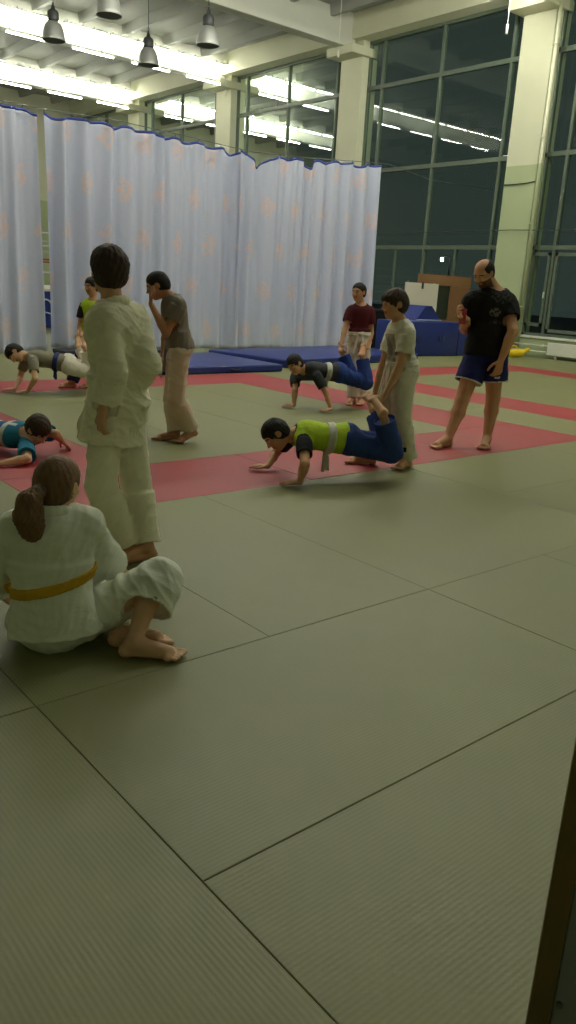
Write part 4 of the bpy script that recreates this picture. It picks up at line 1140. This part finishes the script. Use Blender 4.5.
def boy_white():
    J = JOINTS['boy_white']
    F = Figure(J, 1.45, 'boy in white printed t-shirt holding up the legs of the lime-vest boy', D_(-.88, -.42, -.10), D_(-.1, 0, 1), hs=1.03, skin='tan')
    F.body(hands=dict(L=dict(dr=D_(-.65, -.1, -.55), pn=D_(-.3, .3, -.8), curl=.85), R=dict(dr=D_(-.4, -.1, -.7), pn=D_(.5, -.3, -.3), curl=.85)), feet=dict(L=dict(), R=dict()))
    F.eyes(); F.hair(h_dark, thick=.055, back=-.28, fringe=1, messy=.010, line=.12, seed=8)
    def prt(P, C, s):
        c = s.J['pelvis']+s.sp*.17+s.fr*.08; x = (P-c)@s.lat; z = (P-c)@s.sp; n = np.sin(x*110+4*np.sin(z*60))+np.sin(z*120+3*np.sin(x*80))
        m = (np.abs(x) < .075) & (np.abs(z-.02) < .12) & ((P-c)@s.fr > -.06) ; C[m] = lin(158, 150, 136); C[m & (((x+.01)/.05)**2+((z-.02)/.09)**2 < 1)] = lin(128, 120, 110)
        return C
    F.tee((222, 218, 204), i=.014, sleeve=.60, hem=-.0, sr=.044, amp=.004, seed=18, colfn=prt)
    def badge(P, C, s):
        a = s.J['kL']+(s.J['aL']-s.J['kL'])*.72; m = (np.abs((P-a)@UP) < .022) & (np.abs((P-a)@D_(.9, -.3, 0)) < .018) & ((P-a)@AWAY < 0); C[m] = lin(24, 24, 26)
        return C
    F.trousers((222, 216, 196), i=.014, kr=.056, ar=.054, end=.97, amp=.007, seed=19, colfn=badge)
    F.belt((218, 212, 196), at=.05, i=.034, w=.02, ends=((-.02, .26), (.03, .22)), dn=D_(-.15, -.1, -1), seed=5)

def push(key, H, label, face, up, shirt, vest, pants, belt, hands, i_seed, sk='tan', belt_at=.10, pcol=None, beltends=None, grey=None):
    J = JOINTS[key]
    F = Figure(J, H, label, face, up, h=.006, hs=1.03, skin=sk)
    F.body(hands=hands, feet=dict(L=dict(ground=False), R=dict(ground=False)))
    F.eyes(); F.hair(h_black, thick=.045, back=-.30, messy=.010, line=.16, seed=i_seed)
    if vest:
        o = F.tee(shirt, i=.012, sleeve=.62, hem=.0, sr=.041, amp=.003, seed=i_seed+1)
        F.tee(vest, i=.020, hem=.01, amp=.003, seed=i_seed+2, sleeves=False, name='vest', neck=.055)
    else:
        F.tee(shirt, i=.013, sleeve=.62, hem=.01, sr=.042, amp=.004, seed=i_seed+1, colfn=grey)
    F.trousers(pants, i=.016, top=.03, kr=.060, ar=.058, end=.86, amp=.005, seed=i_seed+3, mt=m_gi)
    F.belt(belt, at=belt_at, i=.036, w=.028, ends=beltends or ((-.01, .10), (.03, .08)), dn=D_(0, 0, -1))
    return F

fl = lambda a, b: dict(dr=D_(a, b, -.05), pn=D_(0, 0, -1), curl=.12, spread=.16, thumb_in=.1)
boy_gi(); girl(); man(); boy_grey(); boy_maroon(); boy_white()
push('push_lime', 1.42, 'boy in lime vest and blue trousers doing a wheelbarrow push-up', D_(-.62, -.35, -.75), D_(-.8, 0, .6), (24, 24, 28), (176, 205, 52), (44, 66, 130), (206, 204, 192),
     dict(L=fl(-.95, -.25), R=fl(-.95, .1)), 41, beltends=((-.02, .16), (.04, .13)))
push('push_dark', 1.40, 'boy in dark grey t-shirt and blue trousers doing a wheelbarrow push-up', D_(-.45, -.72, -.45), D_(-.4, 0, .9), (52, 54, 60), None, (38, 62, 130), (196, 196, 188),
     dict(L=fl(-.7, -.6), R=fl(-.95, -.1)), 51)
push('push_left', 1.38, 'boy in olive grey t-shirt and white trousers doing a push-up at far left', D_(-.15, -.55, -.85), D_(-.9, 0, .3), (134, 128, 112), None, (222, 216, 204), (34, 50, 112),
     dict(L=fl(-.8, -.4), R=fl(-.95, -.1)), 61, sk='light', belt_at=.09)

def boy_behind():
    J = JOINTS['boy_behind']
    F = Figure(J, 1.42, 'boy in lime and black shirt mostly hidden behind the standing boy', D_(-.5, -.8, -.15), UP, h=.0065, hs=1.0, skin='tan')
    F.body(hands=dict(L=dict(dr=D_(-.5, -.3, -.4), pn=D_(0, .3, -1), curl=.8), R=dict(dr=D_(-.3, -.4, -.3), pn=D_(.5, .2, -.4), curl=.8)), feet=dict(L=dict(), R=dict()))
    F.eyes(); F.hair(h_black, thick=.04, back=-.3, messy=.008, line=.2, seed=70)
    F.tee((28, 28, 32), i=.012, sleeve=.6, hem=-.02, amp=.003, seed=71)
    F.tee((176, 205, 52), i=.020, hem=.02, amp=.003, seed=72, sleeves=False, name='vest')
    F.trousers((30, 36, 66), i=.020, kr=.058, ar=.054, end=.95, amp=.005, seed=73)
boy_behind()

def boy_lying():
    J = JOINTS['boy_lying']
    F = Figure(J, 1.38, 'boy in turquoise striped t-shirt lying on the mats at the left edge', D_(.55, -.35, -.70), D_(.35, -.25, .9), h=.0055, hs=1.03, skin='light')
    F.body(hands=dict(L=dict(dr=D_(-1, -.1, -.05), pn=D_(0, 0, -1), curl=.15), R=dict(dr=D_(.3, .5, -.5), pn=D_(-.3, 0, -1), curl=.4)), feet=dict(L=dict(ground=False), R=dict(ground=False)))
    F.eyes(); F.hair(h_dark, thick=.055, back=-.34, messy=.010, line=.14, seed=80)
    def stripe(P, C, s):
        t = (P-s.J['neck'])@s.sp; x = (P-s.J['neck'])@s.lat
        C[(t < -.13) & (t > -.185)] = lin(206, 210, 206); C[(np.abs(x-.01) < .016) & (t < -.06)] = lin(210, 212, 208); C[(t < -.19) & (t > -.30)] = lin(28, 92, 150)
        C[(t < -.30) & (t > -.33)] = lin(200, 204, 200)
        return C
    F.tee((36, 122, 158), i=.012, sleeve=.75, hem=.0, sr=.050, amp=.004, seed=81, colfn=stripe)
    F.trousers((36, 48, 120), i=.016, kr=.050, ar=.046, end=.93, amp=.005, seed=82)
boy_lying()

# yellow thing on the floor by the padded block
r = thing('watering_can', 'small yellow plastic can lying on the floor by the near pillar', 'can', (17.1, 11.55, 0), -.7)
S = Sculpt((-.35, -.25, -.02), (.40, .25, .40), .008)
S.cone((-.16, 0, .11), (.06, 0, .12), .10, .09, .03); S.cone((.04, 0, .12), (.17, .02, .19), .055, .035, .03); S.cone((.17, .02, .19), (.21, .02, .20), .05, .055, .01)
for a in range(10):
    t0, t1 = a*.35, (a+1)*.35
    S.cone((-.14+.10*math.cos(t0), 0, .19+.09*math.sin(t0)), (-.14+.10*math.cos(t1), 0, .19+.09*math.sin(t1)), .017, .017, .01)
S.mesh('can_body', M['yellow'], (0, 0, 0), r)

# ------------------------------------------------------------------ beyond the curtain: the boxing ring glimpsed through the gap
r = thing('boxing_ring', 'boxing ring with white ropes and blue skirt seen through the curtain gap', 'boxing ring', (8.6, 20.0, 0))
b = bmesh.new(); box(b, -3, 3, 0, 6, .92, .98, bev=.01); obj('canvas', b, M['board'], r)
b = bmesh.new(); box(b, -2.98, 2.98, .02, 5.98, 0.02, .92); obj('skirt', b, M['blue'], r)
b = bmesh.new()
pts = [(-.02+.16*math.cos(t)*(1 if t < 4.7 else 1), -.004, .56+.16*math.sin(t)) for t in np.linspace(.4, 4.4, 12)]+[(-.02+.2*k, -.004, .40-.05*k) for k in (.3, .6)]
tube(b, pts, .022, 6); obj('emblem', b, M['piping'], r)
for (x, y) in ((-2.8, .2), (2.8, .2), (-2.8, 5.8), (2.8, 5.8)):
    b = bmesh.new(); tube(b, [(x, y, .95), (x, y, 2.55)], .05, 10); obj('corner_post', b, M['redv'], r)
for z in (1.38, 1.70, 2.02, 2.34):
    b = bmesh.new(); q = [(-2.8, .2, z), (2.8, .2, z), (2.8, 5.8, z), (-2.8, 5.8, z)]
    for a, c in zip(q, q[1:]+q[:1]): tube(b, [a, c], .022, 8)
    obj('rope', b, M['piping'] if z != 1.70 else M['redv'], r)

# street lamps far outside
for k, (x, y, z, t) in enumerate([(46.6, 38.2, 3.7, 'bright distant street lamp seen through the window above the brown board'), (52, 51, 4.9, 'faint distant street lamp left of the bright one')]):
    r = thing('street_lamp', t, 'street lamp', (x, y, 0))
    b = bmesh.new(); tube(b, [(0, 0, -4), (0, 0, z+.2), (-.5, 0, z+.35), (-.9, 0, z+.2)], .06, 8); obj('pole', b, M['dmetal'], r)
    b = bmesh.new(); t_ = bmesh.new(); bmesh.ops.create_uvsphere(t_, u_segments=14, v_segments=8, radius=.11 if k == 0 else .06)
    bmesh.ops.translate(t_, vec=(-.9, 0, z+.05), verts=t_.verts); merge(b, t_); obj('lamp_head', b, M['street'], r, smooth=True)
bm = bmesh.new(); box(bm, 18.6, 90, -40, 120, -.6, -.5); o = struct('ground', bm, M['ground'])

# ------------------------------------------------------------------ world, camera, colour management
w = bpy.data.worlds.new('night'); SC.world = w; w.use_nodes = True
w.node_tree.nodes['Background'].inputs['Color'].default_value = (.030, .040, .036, 1)
w.node_tree.nodes['Background'].inputs['Strength'].default_value = 0.35
cd = bpy.data.cameras.new('camera'); co = bpy.data.objects.new('camera', cd); COL.objects.link(co)
cd.sensor_fit = 'VERTICAL'; cd.sensor_height = 36; cd.sensor_width = 20.25; cd.lens = 789.045/1024*36; cd.clip_end = 300; cd.clip_start = .05
co.matrix_world = Matrix(((.76837362, .1355527, -.62548177, 0), (-.63764216, .24598309, -.73000329, 0), (.05490403, .95974881, .27544103, 1.4006678), (0, 0, 0, 1)))
SC.camera = co
SC.view_settings.view_transform = 'Standard'; SC.view_settings.look = 'None'; SC.view_settings.gamma = 1; SC.view_settings.use_curve_mapping = False
SC.view_settings.exposure = 1.55
